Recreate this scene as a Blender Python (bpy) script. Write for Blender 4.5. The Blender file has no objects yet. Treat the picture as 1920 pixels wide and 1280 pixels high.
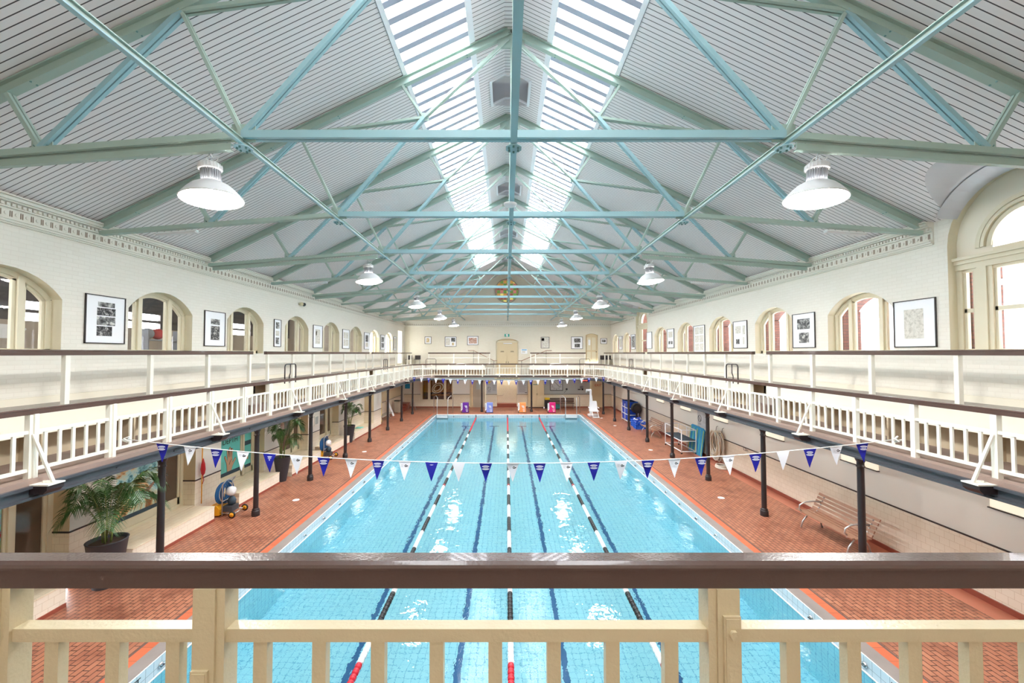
import bpy, math, random
from math import sin, cos, pi, sqrt, radians as R
from mathutils import Vector
random.seed(7)
sc = bpy.context.scene
COL = sc.collection
CX = 0.10                      # centre line of the hall; the camera stands slightly left of it

# ------------------------------------------------------------------ camera, world, light, exposure
cam = bpy.data.cameras.new('camera'); camo = bpy.data.objects.new('camera', cam); COL.objects.link(camo)
camo.location = (0, 0, 4.87)
camo.rotation_euler = (R(90) + math.atan(22 / 765), 0, 0)
cam.sensor_width = 36; cam.lens = 765 / 1920 * 36; cam.shift_x = 10 / 1920
cam.clip_start = 0.05; cam.clip_end = 200
sc.camera = camo

w = bpy.data.worlds.new('overcast_sky'); sc.world = w; w.use_nodes = True
bg = w.node_tree.nodes['Background']; bg.inputs[0].default_value = (0.93, 0.965, 1.0, 1)
SKY = 7.5
bg.inputs[1].default_value = SKY
LAMP = 75.0
sc.view_settings.view_transform = 'Standard'; sc.view_settings.look = 'None'
sc.view_settings.gamma = 1; sc.view_settings.use_curve_mapping = False
sc.view_settings.exposure = 1.35
cy = sc.cycles
cy.use_denoising = True; cy.max_bounces = 9; cy.diffuse_bounces = 5; cy.glossy_bounces = 4
cy.transmission_bounces = 6; cy.transparent_max_bounces = 12
cy.caustics_refractive = True; cy.caustics_reflective = False
cy.sample_clamp_indirect = 6; cy.sample_clamp_direct = 0
cy.use_adaptive_sampling = True; cy.adaptive_threshold = 0.02

ZA, SL = 12.32, 0.487          # roof lining: ridge height and fall per metre
SKI, SKO = 0.83, 2.45          # skylight strip, inner and outer distance from the ridge
YN, YF = -2.2, 36.9            # near and far end walls
WX = 9.35                      # side wall distance from the centre line
def roofz(d): return ZA - SL * d

def portal(loc, rot, sx, sy):
    l = bpy.data.lights.new('daylight_portal', 'AREA'); l.shape = 'RECTANGLE'; l.size = sx; l.size_y = sy
    l.cycles.is_portal = True
    o = bpy.data.objects.new('daylight_portal', l); o.location = loc; o.rotation_euler = rot; COL.objects.link(o)
for s in (-1, 1):
    d = (SKI + SKO) / 2; L = (SKO - SKI) / cos(math.atan(SL))
    portal((CX + s * d, 14.2, roofz(d) + 0.06), (0, s * math.atan(SL), 0), L, 32.8)
for yc in (10.98, 14.5, 18.02, 21.54, 25.06, 32.1, 35.4): portal((9.72, yc, 5.75), (0, R(90), 0), 1.6, 2.0)
portal((9.72, 7.45, 6.3), (0, R(90), 0), 2.8, 1.9); portal((9.72, 28.58, 6.3), (0, R(90), 0), 2.8, 1.9)

# ------------------------------------------------------------------ materials
def S(r, g, b):
    f = lambda c: (c / 255 / 12.92) if c / 255 <= .04045 else ((c / 255 + .055) / 1.055) ** 2.4
    return (f(r), f(g), f(b), 1)
def new_mat(name):
    m = bpy.data.materials.new(name); m.use_nodes = True
    return m, m.node_tree, m.node_tree.nodes['Principled BSDF']
def mat(name, col, rough=.5, metal=0, noise=0, nscale=6, bump=0, bscale=40, coat=0, spec=.5):
    m, t, p = new_mat(name)
    p.inputs['Base Color'].default_value = col; p.inputs['Roughness'].default_value = rough
    p.inputs['Metallic'].default_value = metal; p.inputs['Coat Weight'].default_value = coat
    p.inputs['Specular IOR Level'].default_value = spec
    if noise or bump:
        g = t.nodes.new('ShaderNodeNewGeometry')
    if noise:
        n = t.nodes.new('ShaderNodeTexNoise'); n.inputs['Scale'].default_value = nscale; n.inputs['Detail'].default_value = 4
        t.links.new(g.outputs['Position'], n.inputs['Vector'])
        r = t.nodes.new('ShaderNodeMapRange'); r.inputs['To Min'].default_value = 1 - noise; r.inputs['To Max'].default_value = 1 + noise
        t.links.new(n.outputs['Fac'], r.inputs['Value'])
        v = t.nodes.new('ShaderNodeVectorMath'); v.operation = 'SCALE'; v.inputs[0].default_value = col[:3]
        t.links.new(r.outputs[0], v.inputs['Scale']); t.links.new(v.outputs[0], p.inputs['Base Color'])
    if bump:
        n = t.nodes.new('ShaderNodeTexNoise'); n.inputs['Scale'].default_value = bscale; n.inputs['Detail'].default_value = 3
        t.links.new(g.outputs['Position'], n.inputs['Vector'])
        b = t.nodes.new('ShaderNodeBump'); b.inputs['Strength'].default_value = bump; b.inputs['Distance'].default_value = .02
        t.links.new(n.outputs['Fac'], b.inputs['Height']); t.links.new(b.outputs[0], p.inputs['Normal'])
    return m
def coords(t, axes, rot=0):
    g = t.nodes.new('ShaderNodeNewGeometry'); s = t.nodes.new('ShaderNodeSeparateXYZ'); c = t.nodes.new('ShaderNodeCombineXYZ')
    t.links.new(g.outputs['Position'], s.inputs[0])
    for i, a in enumerate(axes): t.links.new(s.outputs[a.upper()], c.inputs[i])
    if rot:
        m = t.nodes.new('ShaderNodeMapping'); m.inputs['Rotation'].default_value = (0, 0, rot)
        t.links.new(c.outputs[0], m.inputs[0]); return m.outputs[0]
    return c.outputs[0]
def brickmat(name, axes, w_, h_, c1, c2, cm, mortar=.01, offset=.5, rough=.5, bump=.3, rot=0, vary=0, vscale=1.5, vcol=None, smooth=.1):
    m, t, p = new_mat(name)
    uv = coords(t, axes, rot)
    b = t.nodes.new('ShaderNodeTexBrick'); b.offset = offset; b.squash = 1
    b.inputs['Scale'].default_value = 1; b.inputs['Brick Width'].default_value = w_; b.inputs['Row Height'].default_value = h_
    b.inputs['Mortar Size'].default_value = mortar; b.inputs['Mortar Smooth'].default_value = smooth
    b.inputs['Color1'].default_value = c1; b.inputs['Color2'].default_value = c2; b.inputs['Mortar'].default_value = cm
    t.links.new(uv, b.inputs['Vector'])
    out = b.outputs['Color']
    if vary:
        n = t.nodes.new('ShaderNodeTexNoise'); n.inputs['Scale'].default_value = vscale; n.inputs['Detail'].default_value = 6
        n.inputs['Roughness'].default_value = .6; t.links.new(uv, n.inputs['Vector'])
        r = t.nodes.new('ShaderNodeMapRange'); r.inputs['From Min'].default_value = .5; r.inputs['From Max'].default_value = .7
        r.inputs['To Max'].default_value = vary; t.links.new(n.outputs['Fac'], r.inputs['Value'])
        x = t.nodes.new('ShaderNodeMix'); x.data_type = 'RGBA'; t.links.new(r.outputs[0], x.inputs[0])
        t.links.new(out, x.inputs[6]); x.inputs[7].default_value = vcol; out = x.outputs[2]
    t.links.new(out, p.inputs['Base Color']); p.inputs['Roughness'].default_value = rough
    if bump:
        n2 = t.nodes.new('ShaderNodeTexNoise'); n2.inputs['Scale'].default_value = 9; n2.inputs['Detail'].default_value = 5
        t.links.new(uv, n2.inputs['Vector'])
        a = t.nodes.new('ShaderNodeMath'); a.operation = 'MULTIPLY_ADD'; a.inputs[1].default_value = .5
        iv = t.nodes.new('ShaderNodeMath'); iv.operation = 'SUBTRACT'; iv.inputs[0].default_value = 1; t.links.new(b.outputs['Fac'], iv.inputs[1])
        t.links.new(n2.outputs['Fac'], a.inputs[0]); t.links.new(iv.outputs[0], a.inputs[2])
        bp = t.nodes.new('ShaderNodeBump'); bp.inputs['Strength'].default_value = bump; bp.inputs['Distance'].default_value = .008
        t.links.new(a.outputs[0], bp.inputs['Height']); t.links.new(bp.outputs[0], p.inputs['Normal'])
    return m
def emis(name, col, strength):
    m, t, p = new_mat(name); p.inputs['Base Color'].default_value = (.8, .8, .8, 1)
    p.inputs['Emission Color'].default_value = col; p.inputs['Emission Strength'].default_value = strength
    return m
def glassmat(name, tint=(1, 1, 1, 1), refl=.08):
    m, t, p = new_mat(name); t.nodes.remove(p)
    tr = t.nodes.new('ShaderNodeBsdfTransparent'); tr.inputs[0].default_value = tint
    gl = t.nodes.new('ShaderNodeBsdfGlossy'); gl.inputs['Roughness'].default_value = .02
    mx = t.nodes.new('ShaderNodeMixShader'); mx.inputs[0].default_value = refl
    t.links.new(tr.outputs[0], mx.inputs[1]); t.links.new(gl.outputs[0], mx.inputs[2])
    t.links.new(mx.outputs[0], t.nodes['Material Output'].inputs[0]); return m
def stripe(name, axis, pitch, frac, ca, cb, rough=.5, bump=0):
    """bands of colour cb of width pitch*frac on ca, running across world axis"""
    m, t, p = new_mat(name)
    g = t.nodes.new('ShaderNodeNewGeometry'); s = t.nodes.new('ShaderNodeSeparateXYZ'); t.links.new(g.outputs['Position'], s.inputs[0])
    d = t.nodes.new('ShaderNodeMath'); d.operation = 'DIVIDE'; d.inputs[1].default_value = pitch; t.links.new(s.outputs[axis], d.inputs[0])
    f = t.nodes.new('ShaderNodeMath'); f.operation = 'FRACT'; t.links.new(d.outputs[0], f.inputs[0])
    l = t.nodes.new('ShaderNodeMath'); l.operation = 'LESS_THAN'; l.inputs[1].default_value = frac; t.links.new(f.outputs[0], l.inputs[0])
    x = t.nodes.new('ShaderNodeMix'); x.data_type = 'RGBA'; t.links.new(l.outputs[0], x.inputs[0])
    x.inputs[6].default_value = ca; x.inputs[7].default_value = cb
    t.links.new(x.outputs[2], p.inputs['Base Color']); p.inputs['Roughness'].default_value = rough
    if bump:
        bp = t.nodes.new('ShaderNodeBump'); bp.invert = True; bp.inputs['Strength'].default_value = bump; bp.inputs['Distance'].default_value = .01
        t.links.new(l.outputs[0], bp.inputs['Height']); t.links.new(bp.outputs[0], p.inputs['Normal'])
    return m
def blotch(name, cols, scale, rough=.6, dist=0, kind='noise', seed=0):
    """printed picture: hard-edged patches in the given colours"""
    m, t, p = new_mat(name)
    g = t.nodes.new('ShaderNodeNewGeometry'); mp = t.nodes.new('ShaderNodeMapping'); mp.inputs['Location'].default_value = (seed, seed * 1.7, seed * .3)
    t.links.new(g.outputs['Position'], mp.inputs[0])
    if kind == 'noise':
        n = t.nodes.new('ShaderNodeTexNoise'); n.inputs['Detail'].default_value = 6; n.inputs['Roughness'].default_value = .65; n.inputs['Distortion'].default_value = dist; o = 0
    else:
        n = t.nodes.new('ShaderNodeTexVoronoi'); o = 1
    n.inputs['Scale'].default_value = scale; t.links.new(mp.outputs[0], n.inputs['Vector'])
    r = t.nodes.new('ShaderNodeValToRGB'); e = r.color_ramp.elements
    lo, hi = (.36, .64) if kind == 'noise' else (.1, .9)
    while len(e) < len(cols): e.new(.5)
    for i, c in enumerate(cols): e[i].position = lo + (hi - lo) * i / max(1, len(cols) - 1); e[i].color = c
    if kind != 'noise': r.color_ramp.interpolation = 'CONSTANT'
    t.links.new(n.outputs[o], r.inputs[0]); t.links.new(r.outputs[0], p.inputs['Base Color'])
    p.inputs['Roughness'].default_value = rough; return m

M = {}
M['steel'] = mat('teal_paint', S(162, 182, 172), .38, 0, .05, 3)
M['steel_blue'] = mat('blue_teal_paint', S(148, 184, 191), .38)
M['bolt'] = mat('bolt_paint', S(96, 140, 138), .4)
M['cream'] = mat('cream_gloss_paint', S(208, 192, 158), .35, 0, .03, 8, .12, 60)
M['railwhite'] = mat('railing_paint', S(236, 233, 222), .35, 0, .02, 8, .1, 60)
M['trim'] = mat('window_trim_paint', S(220, 211, 186), .45, 0, .03, 5)
M['cornice'] = mat('cornice_paint', S(224, 221, 210), .6)
M['slot'] = mat('cornice_slot', S(138, 122, 104), .7)
M['slot2'] = mat('dark_grout_strip', S(104, 84, 78), .6)
M['brown'] = mat('brown_gloss_paint', S(82, 62, 56), .22, 0, .10, 5, .10, 90, coat=.4)
M['dark'] = mat('dark_iron_paint', S(46, 38, 39), .35, 0, .06, 4)
M['beam'] = mat('slate_blue_paint', S(70, 72, 78), .4, 0, .06, 4)
M['boards'] = mat('gallery_board', S(150, 128, 118), .45, 0, .10, 3)
M['upfloor'] = mat('gallery_grey_floor', S(165, 157, 148), .6, 0, .06, 2)
M['beige'] = mat('beige_panel', S(205, 188, 160), .6)
M['white'] = mat('white_plastic', S(240, 241, 243), .35)
M['whitematt'] = mat('white_card', S(242, 243, 246), .8)
M['blackframe'] = mat('black_frame', S(48, 42, 42), .35)
M['black'] = mat('black_plastic', S(28, 28, 30), .4)
M['blackline'] = mat('black_tile_line', S(45, 36, 34), .3)
M['chrome'] = mat('stainless_steel', S(205, 208, 212), .22, 1)
M['alu'] = mat('cast_aluminium', S(200, 202, 205), .35, .8)
M['pot'] = mat('charcoal_planter', S(58, 58, 64), .55)
M['soil'] = mat('soil', S(70, 52, 42), .95)
M['leaf'] = mat('palm_leaf', S(48, 88, 36), .38, 0, .25, 12)
M['stem'] = mat('palm_stem', S(126, 140, 74), .5)
M['timber'] = mat('bench_timber', S(160, 120, 98), .45, 0, .16, 9)
M['redskirt'] = mat('red_skirting_tile', S(150, 78, 62), .4, 0, .08, 3)
M['orange'] = brickmat('orange_edge_tile', 'xy', 5, .3, S(206, 110, 74), S(192, 98, 66), S(140, 76, 56), .004, 0, .4, .1)
M['coping'] = mat('wet_grey_coping', S(142, 132, 128), .45, 0, .22, 2.2)
M['floor'] = brickmat('brown_brick_paving', 'yx', .21, .105, S(180, 120, 92), S(164, 104, 80), S(92, 58, 48), .009, .5, .42, .4, 0, .8, 1.6, S(112, 62, 46))
M['floorstrip'] = mat('light_red_strip', S(188, 116, 92), .4, 0, .08, 3)
M['upL'] = brickmat('painted_brick_side', 'yz', .24, .086, S(231, 226, 215), S(228, 223, 211), S(224, 218, 206), .006, .5, .6, .4)
M['upF'] = brickmat('painted_brick_end', 'xz', .24, .086, S(226, 220, 204), S(223, 216, 199), S(218, 211, 194), .006, .5, .6, .4)
M['plain'] = mat('cream_plaster', S(236, 228, 210), .6)
M['tileY'] = brickmat('cream_wall_tile_side', 'yz', .2, .15, S(242, 233, 216), S(238, 229, 211), S(212, 196, 172), .003, .5, .25, .1)
M['tileX'] = brickmat('cream_wall_tile_end', 'xz', .2, .15, S(236, 225, 204), S(232, 221, 198), S(206, 190, 164), .003, .5, .25, .1)
M['tileTop'] = brickmat('cream_seat_tile', 'yx', .3, .14, S(236, 222, 198), S(232, 216, 190), S(200, 182, 158), .003, .5, .25, .1)
M['greywall'] = mat('pale_grey_wall_paint', S(232, 230, 224), .5, 0, .02, 1)
M['bluegrey'] = mat('blue_grey_wall_paint', S(176, 182, 180), .5)
M['rimY'] = brickmat('white_rim_tile_side', 'yz', .15, .15, S(202, 216, 224), S(196, 212, 222), S(140, 158, 168), .004, 0, .2, .1)
M['rimX'] = brickmat('white_rim_tile_end', 'xz', .15, .15, S(202, 216, 224), S(196, 212, 222), S(140, 158, 168), .004, 0, .2, .1)
PB1, PB2, PBM = S(174, 240, 253), S(166, 236, 251), S(112, 198, 228)
M['poolF'] = brickmat('blue_pool_floor_tile', 'yx', .15, .15, PB1, PB2, PBM, .006, 0, .3, 0)
M['poolY'] = brickmat('blue_pool_side_tile', 'yz', .15, .15, PB1, PB2, PBM, .006, 0, .3, 0)
M['poolX'] = brickmat('blue_pool_end_tile', 'xz', .15, .15, PB1, PB2, PBM, .006, 0, .3, 0)
M['laneline'] = mat('navy_lane_tile', S(14, 96, 150), .4)
M['ceil'] = stripe('grey_lining_board', 'Y', .106, .13, S(236, 230, 230), S(70, 66, 68), .5, .2)
M['ridge'] = mat('vault_board', S(190, 190, 194), .55)
M['skybar'] = mat('skylight_bar', S(176, 181, 198), .5)
M['skyframe'] = mat('skylight_frame', S(240, 242, 246), .4)
M['glass'] = glassmat('clear_glass')
M['roofglass'] = glassmat('roof_glass', (1, 1, 1, 1), .04)
M['darkglass'] = mat('dark_window_glass', S(92, 78, 66), .06, 0, .35, 1.2)
M['brickred'] = brickmat('red_outside_brick', 'xz', .23, .086, S(118, 70, 56), S(100, 58, 46), S(66, 52, 48), .008, .5, .7, .4)
M['louvre'] = stripe('white_corrugated_screen', 'Y', .16, .08, S(244, 246, 250), S(196, 204, 214), .5, 0)
M['lampglow'] = emis('lamp_diffuser', (1, .98, .95, 1), LAMP)
M['lampwhite'] = mat('lamp_white_enamel', S(206, 206, 206), .35)
M['lampfin'] = mat('lamp_heat_sink', S(160, 162, 166), .4, .2)
M['battenglow'] = emis('wall_lamp_diffuser', (1, .86, .60, 1), .26)
M['added_fill_glow'] = emis('added_soffit_fill_glow', (1, .95, .86, 1), 5.0)  # glow of the added fill strips, no known fitting
M['batten'] = mat('batten_plastic', S(226, 232, 230), .4)
M['blue'] = mat('flag_blue', S(14, 20, 150), .6)
M['flagwhite'] = mat('flag_white', S(236, 238, 246), .6)
M['rope'] = mat('white_rope', S(244, 244, 242), .7)
M['floatred'] = mat('red_lane_float', S(206, 38, 56), .4)
M['floatwhite'] = mat('white_lane_float', S(246, 246, 246), .4)
M['floatblack'] = mat('black_lane_float', S(34, 36, 40), .4)
M['exitgreen'] = mat('exit_sign_green', S(24, 160, 140), .4)
M['tubblue'] = mat('blue_plastic', S(18, 70, 190), .4, 0, .1, 9)
M['tubmid'] = mat('bright_blue_plastic', S(40, 110, 225), .4, 0, .1, 9)
M['boardblue'] = mat('foam_blue', S(40, 150, 205), .5, 0, .06, 9)
M['boardgreen'] = mat('foam_lime', S(190, 216, 110), .6)
M['boardteal'] = mat('foam_teal', S(110, 200, 190), .6)
M['navy'] = mat('navy_mat', S(50, 70, 84), .6)
M['yellow'] = mat('machine_yellow', S(240, 168, 30), .4)
M['hose'] = mat('blue_hose', S(32, 98, 158), .4)
M['red'] = mat('red_paint', S(190, 30, 40), .4)
M['yellowsign'] = mat('yellow_plastic', S(232, 200, 40), .5)
M['purple'] = mat('purple_panel', S(108, 36, 158), .5)
M['periwinkle'] = mat('light_blue_panel', S(134, 150, 228), .5)
M['orangep'] = mat('orange_panel', S(244, 156, 90), .5)
M['pink'] = mat('pink_panel', S(226, 36, 128), .5)
M['teal'] = mat('poster_teal', S(104, 206, 200), .5)
M['tealdark'] = mat('poster_dark_teal', S(40, 118, 116), .5)
M['skin'] = mat('poster_skin', S(198, 158, 128), .5)
M['woodwall'] = stripe('amber_timber_panelling', 'X', .12, .12, S(208, 140, 40), S(150, 90, 20), .5)
M['door'] = mat('beige_door_paint', S(214, 196, 160), .5)
M['doorgrey'] = mat('grey_brown_door', S(178, 168, 152), .5)
M['paper'] = mat('aged_paper', S(214, 210, 200), .8)
M['photo_a'] = blotch('press_photo_grey', [S(30, 30, 32), S(120, 120, 120), S(214, 212, 206)], 9, .7, .6)
M['photo_b'] = blotch('press_photo_dark', [S(18, 18, 20), S(70, 70, 72), S(196, 194, 190)], 12, .7, 1.2, seed=4)
M['photo_c'] = blotch('pale_document', [S(186, 182, 172), S(214, 210, 200), S(226, 222, 214)], 14, .8, .3, seed=9)
M['photo_r'] = blotch('rust_toned_print', [S(150, 90, 74), S(190, 150, 132), S(236, 228, 220)], 16, .8, .8, seed=2)
M['photo_y'] = blotch('sepia_small_print', [S(120, 90, 50), S(214, 190, 140), S(232, 224, 208)], 14, .8, .5, seed=6)
M['mural'] = blotch('seaside_mural', [S(54, 110, 120), S(140, 196, 204), S(196, 222, 216), S(206, 214, 190), S(222, 176, 120), S(150, 90, 50)], 1.6, .3, .9, seed=3)
M['mural2'] = blotch('bright_mural', [S(60, 70, 60), S(190, 60, 60), S(120, 190, 200), S(190, 216, 90), S(196, 214, 216)], 2.2, .3, .9, seed=11)
M['pinkposter'] = blotch('pink_poster_print', [S(180, 60, 90), S(214, 160, 170), S(120, 130, 150)], 5, .4, .4, seed=5)
M['clock'] = mat('clock_face', S(196, 200, 204), .4)
M['led'] = emis('red_digits', (1, .05, .03, 1), 2.0)
M['gymdark'] = mat('gym_dark_ceiling', S(92, 86, 84), .7)
M['gymwall'] = mat('gym_wall', S(190, 176, 158), .7)
M['gymgrey'] = mat('gym_machine_grey', S(130, 134, 142), .4)
M['ballred'] = mat('red_rubber', S(196, 44, 44), .35)

def glassy_water():
    m, t, p = new_mat('pool_water'); t.nodes.remove(p)
    g = t.nodes.new('ShaderNodeBsdfGlass'); g.inputs['IOR'].default_value = 1.33; g.inputs['Roughness'].default_value = 0
    g.inputs['Color'].default_value = (.93, .99, 1, 1)
    ge = t.nodes.new('ShaderNodeNewGeometry')
    n1 = t.nodes.new('ShaderNodeTexNoise'); n1.inputs['Scale'].default_value = 2.4; n1.inputs['Detail'].default_value = 3; n1.inputs['Distortion'].default_value = .8
    n2 = t.nodes.new('ShaderNodeTexNoise'); n2.inputs['Scale'].default_value = 9; n2.inputs['Detail'].default_value = 2
    t.links.new(ge.outputs['Position'], n1.inputs['Vector']); t.links.new(ge.outputs['Position'], n2.inputs['Vector'])
    a = t.nodes.new('ShaderNodeMath'); a.operation = 'MULTIPLY_ADD'; a.inputs[1].default_value = .18
    t.links.new(n2.outputs['Fac'], a.inputs[0]); t.links.new(n1.outputs['Fac'], a.inputs[2])
    b = t.nodes.new('ShaderNodeBump'); b.inputs['Strength'].default_value = .4; b.inputs['Distance'].default_value = .03
    t.links.new(a.outputs[0], b.inputs['Height']); t.links.new(b.outputs[0], g.inputs['Normal'])
    t.links.new(g.outputs[0], t.nodes['Material Output'].inputs[0]); return m
M['water'] = glassy_water()

def rose_glass():
    m, t, p = new_mat('stained_glass')
    uv = coords(t, 'xz'); mp = t.nodes.new('ShaderNodeMapping'); mp.inputs['Scale'].default_value = (3.4, 3.4, 1); t.links.new(uv, mp.inputs[0])
    fl = t.nodes.new('ShaderNodeVectorMath'); fl.operation = 'FLOOR'; t.links.new(mp.outputs[0], fl.inputs[0])
    wn = t.nodes.new('ShaderNodeTexWhiteNoise'); wn.noise_dimensions = '2D'; t.links.new(fl.outputs[0], wn.inputs['Vector'])
    r = t.nodes.new('ShaderNodeValToRGB'); r.color_ramp.interpolation = 'CONSTANT'; e = r.color_ramp.elements
    cols = [S(112, 150, 66), S(190, 136, 58), S(136, 72, 56), S(176, 134, 66), S(92, 126, 52), S(222, 204, 112), S(176, 108, 96)]
    while len(e) < len(cols): e.new(.5)
    for i, c in enumerate(cols): e[i].position = i / len(cols); e[i].color = c
    t.links.new(wn.outputs['Value'], r.inputs[0]); t.links.new(r.outputs[0], p.inputs['Base Color'])
    t.links.new(r.outputs[0], p.inputs['Emission Color']); p.inputs['Emission Strength'].default_value = .28  # emission stands in for daylight coming through the panes
    p.inputs['Roughness'].default_value = .3
    return m
M['rose'] = rose_glass()

# ------------------------------------------------------------------ mesh helpers
ORG = {}
def T(o, label=None, cat=None, group=None, kind=None):
    if label: o['label'] = label
    if cat: o['category'] = cat
    if group: o['group'] = group
    if kind: o['kind'] = kind
    return o
def empty(name, loc=(0, 0, 0)):
    o = bpy.data.objects.new(name, None); o.empty_display_size = .1; o.location = loc; COL.objects.link(o)
    ORG[o] = Vector(loc); return o
class MB:
    def __init__(s): s.v = []; s.f = []; s.mi = []; s.sm = []; s.mats = []
    def _m(s, m):
        if m not in s.mats: s.mats.append(m)
        return s.mats.index(m)
    def add(s, vs, fs, m, smooth=False):
        k = len(s.v); s.v += [tuple(p) for p in vs]; i = s._m(m)
        for f in fs: s.f.append(tuple(k + a for a in f)); s.mi.append(i); s.sm.append(smooth)
    def box(s, x0, x1, y0, y1, z0, z1, m):
        vs = [(x, y, z) for z in (z0, z1) for y in (y0, y1) for x in (x0, x1)]
        s.add(vs, [(0, 2, 3, 1), (4, 5, 7, 6), (0, 1, 5, 4), (2, 6, 7, 3), (0, 4, 6, 2), (1, 3, 7, 5)], m)
    def cbox(s, c, sz, m): s.box(c[0] - sz[0] / 2, c[0] + sz[0] / 2, c[1] - sz[1] / 2, c[1] + sz[1] / 2, c[2] - sz[2] / 2, c[2] + sz[2] / 2, m)
    def bar(s, a, b, w_, h_, m, up=(0, 0, 1)):
        """rectangular bar from a to b; w_ across, h_ along the 'up' side"""
        a, b = Vector(a), Vector(b); d = (b - a).normalized(); u = Vector(up)
        n = d.cross(u)
        if n.length < 1e-4: n = d.cross(Vector((1, 0, 0)))
        n.normalize(); u = n.cross(d).normalized()
        vs = []
        for p in (a, b):
            for sx, sz in ((-1, -1), (1, -1), (1, 1), (-1, 1)): vs.append(p + n * (sx * w_ / 2) + u * (sz * h_ / 2))
        s.add(vs, [(0, 1, 2, 3), (7, 6, 5, 4), (0, 4, 5, 1), (1, 5, 6, 2), (2, 6, 7, 3), (3, 7, 4, 0)], m)
    def quad(s, a, b, c, d, m): s.add([a, b, c, d], [(0, 1, 2, 3)], m)
    def tube(s, pts, r, m, n=8, closed=False, r1=None):
        pts = [Vector(p) for p in pts]; N = len(pts); vs = []; fr = None
        for i, p in enumerate(pts):
            if closed: d = pts[(i + 1) % N] - pts[i - 1]
            else: d = pts[min(i + 1, N - 1)] - pts[max(i - 1, 0)]
            d = d.normalized() if d.length > 1e-9 else Vector((0, 0, 1))
            if fr is None: fr = d.orthogonal().normalized()
            fr = (fr - d * fr.dot(d)); fr = fr.normalized() if fr.length > 1e-6 else d.orthogonal().normalized()
            g = d.cross(fr); rr = r if r1 is None else r + (r1 - r) * i / max(1, N - 1)
            for k in range(n): t = 2 * pi * k / n; vs.append(p + fr * (cos(t) * rr) + g * (sin(t) * rr))
        fs = []
        for i in range(N if closed else N - 1):
            j = (i + 1) % N
            for k in range(n): fs.append((i * n + k, i * n + (k + 1) % n, j * n + (k + 1) % n, j * n + k))
        if not closed: fs.append(tuple(range(n))[::-1]); fs.append(tuple((N - 1) * n + k for k in range(n)))
        s.add(vs, fs, m, True)
    def lathe(s, prof, c, m, n=24, axis='z', cap=True, smooth=True):
        vs = []; fs = []
        for r, h in prof:
            for k in range(n):
                t = 2 * pi * k / n; a, b = r * cos(t), r * sin(t)
                vs.append((c[0] + a, c[1] + b, c[2] + h) if axis == 'z' else (c[0] + h, c[1] + a, c[2] + b) if axis == 'x' else (c[0] + a, c[1] + h, c[2] + b))
        for i in range(len(prof) - 1):
            for k in range(n): fs.append((i * n + k, i * n + (k + 1) % n, (i + 1) * n + (k + 1) % n, (i + 1) * n + k))
        s.add(vs, fs, m, smooth)
        if cap:
            if prof[0][0] > 1e-6: s.add(vs[:n], [tuple(range(n))[::-1]], m)
            if prof[-1][0] > 1e-6: s.add(vs[-n:], [tuple(range(n))], m)
    def prism(s, poly, d, m):
        """poly: 3-D points of a flat outline, extruded by vector d"""
        n = len(poly); vs = [Vector(p) for p in poly] + [Vector(p) + Vector(d) for p in poly]
        s.add(vs, [tuple(range(n)), tuple(range(2 * n - 1, n - 1, -1))] + [(i, (i + 1) % n, n + (i + 1) % n, n + i) for i in range(n)], m)
    def build(s, name, parent=None, org=None):
        me = bpy.data.meshes.new(name)
        o0 = ORG[parent] if parent else Vector(org or (0, 0, 0))
        me.from_pydata([(a - o0.x, b - o0.y, c - o0.z) for a, b, c in s.v], [], s.f)
        for m in s.mats: me.materials.append(m)
        me.polygons.foreach_set('material_index', s.mi); me.polygons.foreach_set('use_smooth', s.sm); me.update()
        o = bpy.data.objects.new(name, me); COL.objects.link(o)
        if parent: o.parent = parent
        else: o.location = o0
        ORG[o] = o0; return o
def copy_tree(o, parent=None):
    c = o.copy(); COL.objects.link(c); c.parent = parent; ORG[c] = ORG[o]
    for ch in list(o.children): copy_tree(ch, c)
    return c
def kids(o, out=None):
    return o.children
def text(body, size, loc, rot, m, parent=None, name='lettering', ext=.002, align='CENTER'):
    cu = bpy.data.curves.new(name, 'FONT'); cu.body = body; cu.size = size; cu.extrude = ext; cu.align_x = align; cu.align_y = 'CENTER'
    tmp = bpy.data.objects.new(name, cu); me = bpy.data.meshes.new_from_object(tmp); bpy.data.objects.remove(tmp)
    me.materials.clear(); me.materials.append(m)
    o = bpy.data.objects.new(name, me); COL.objects.link(o); o.rotation_euler = rot
    if parent: o.parent = parent; o.location = Vector(loc) - ORG[parent]
    else: o.location = loc
    ORG[o] = Vector(loc); return o
FACE = {'near': (R(90), 0, 0), 'right': (R(90), 0, R(90)), 'left': (R(90), 0, R(-90))}   # side the lettering looks towards
NTH = ['nearest', 'second', 'third', 'fourth', 'fifth', 'sixth', 'seventh', 'eighth', 'ninth', 'tenth', 'eleventh', 'twelfth']
def nth(i): return NTH[i] if i == 0 else NTH[i] + ' nearest'

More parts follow.
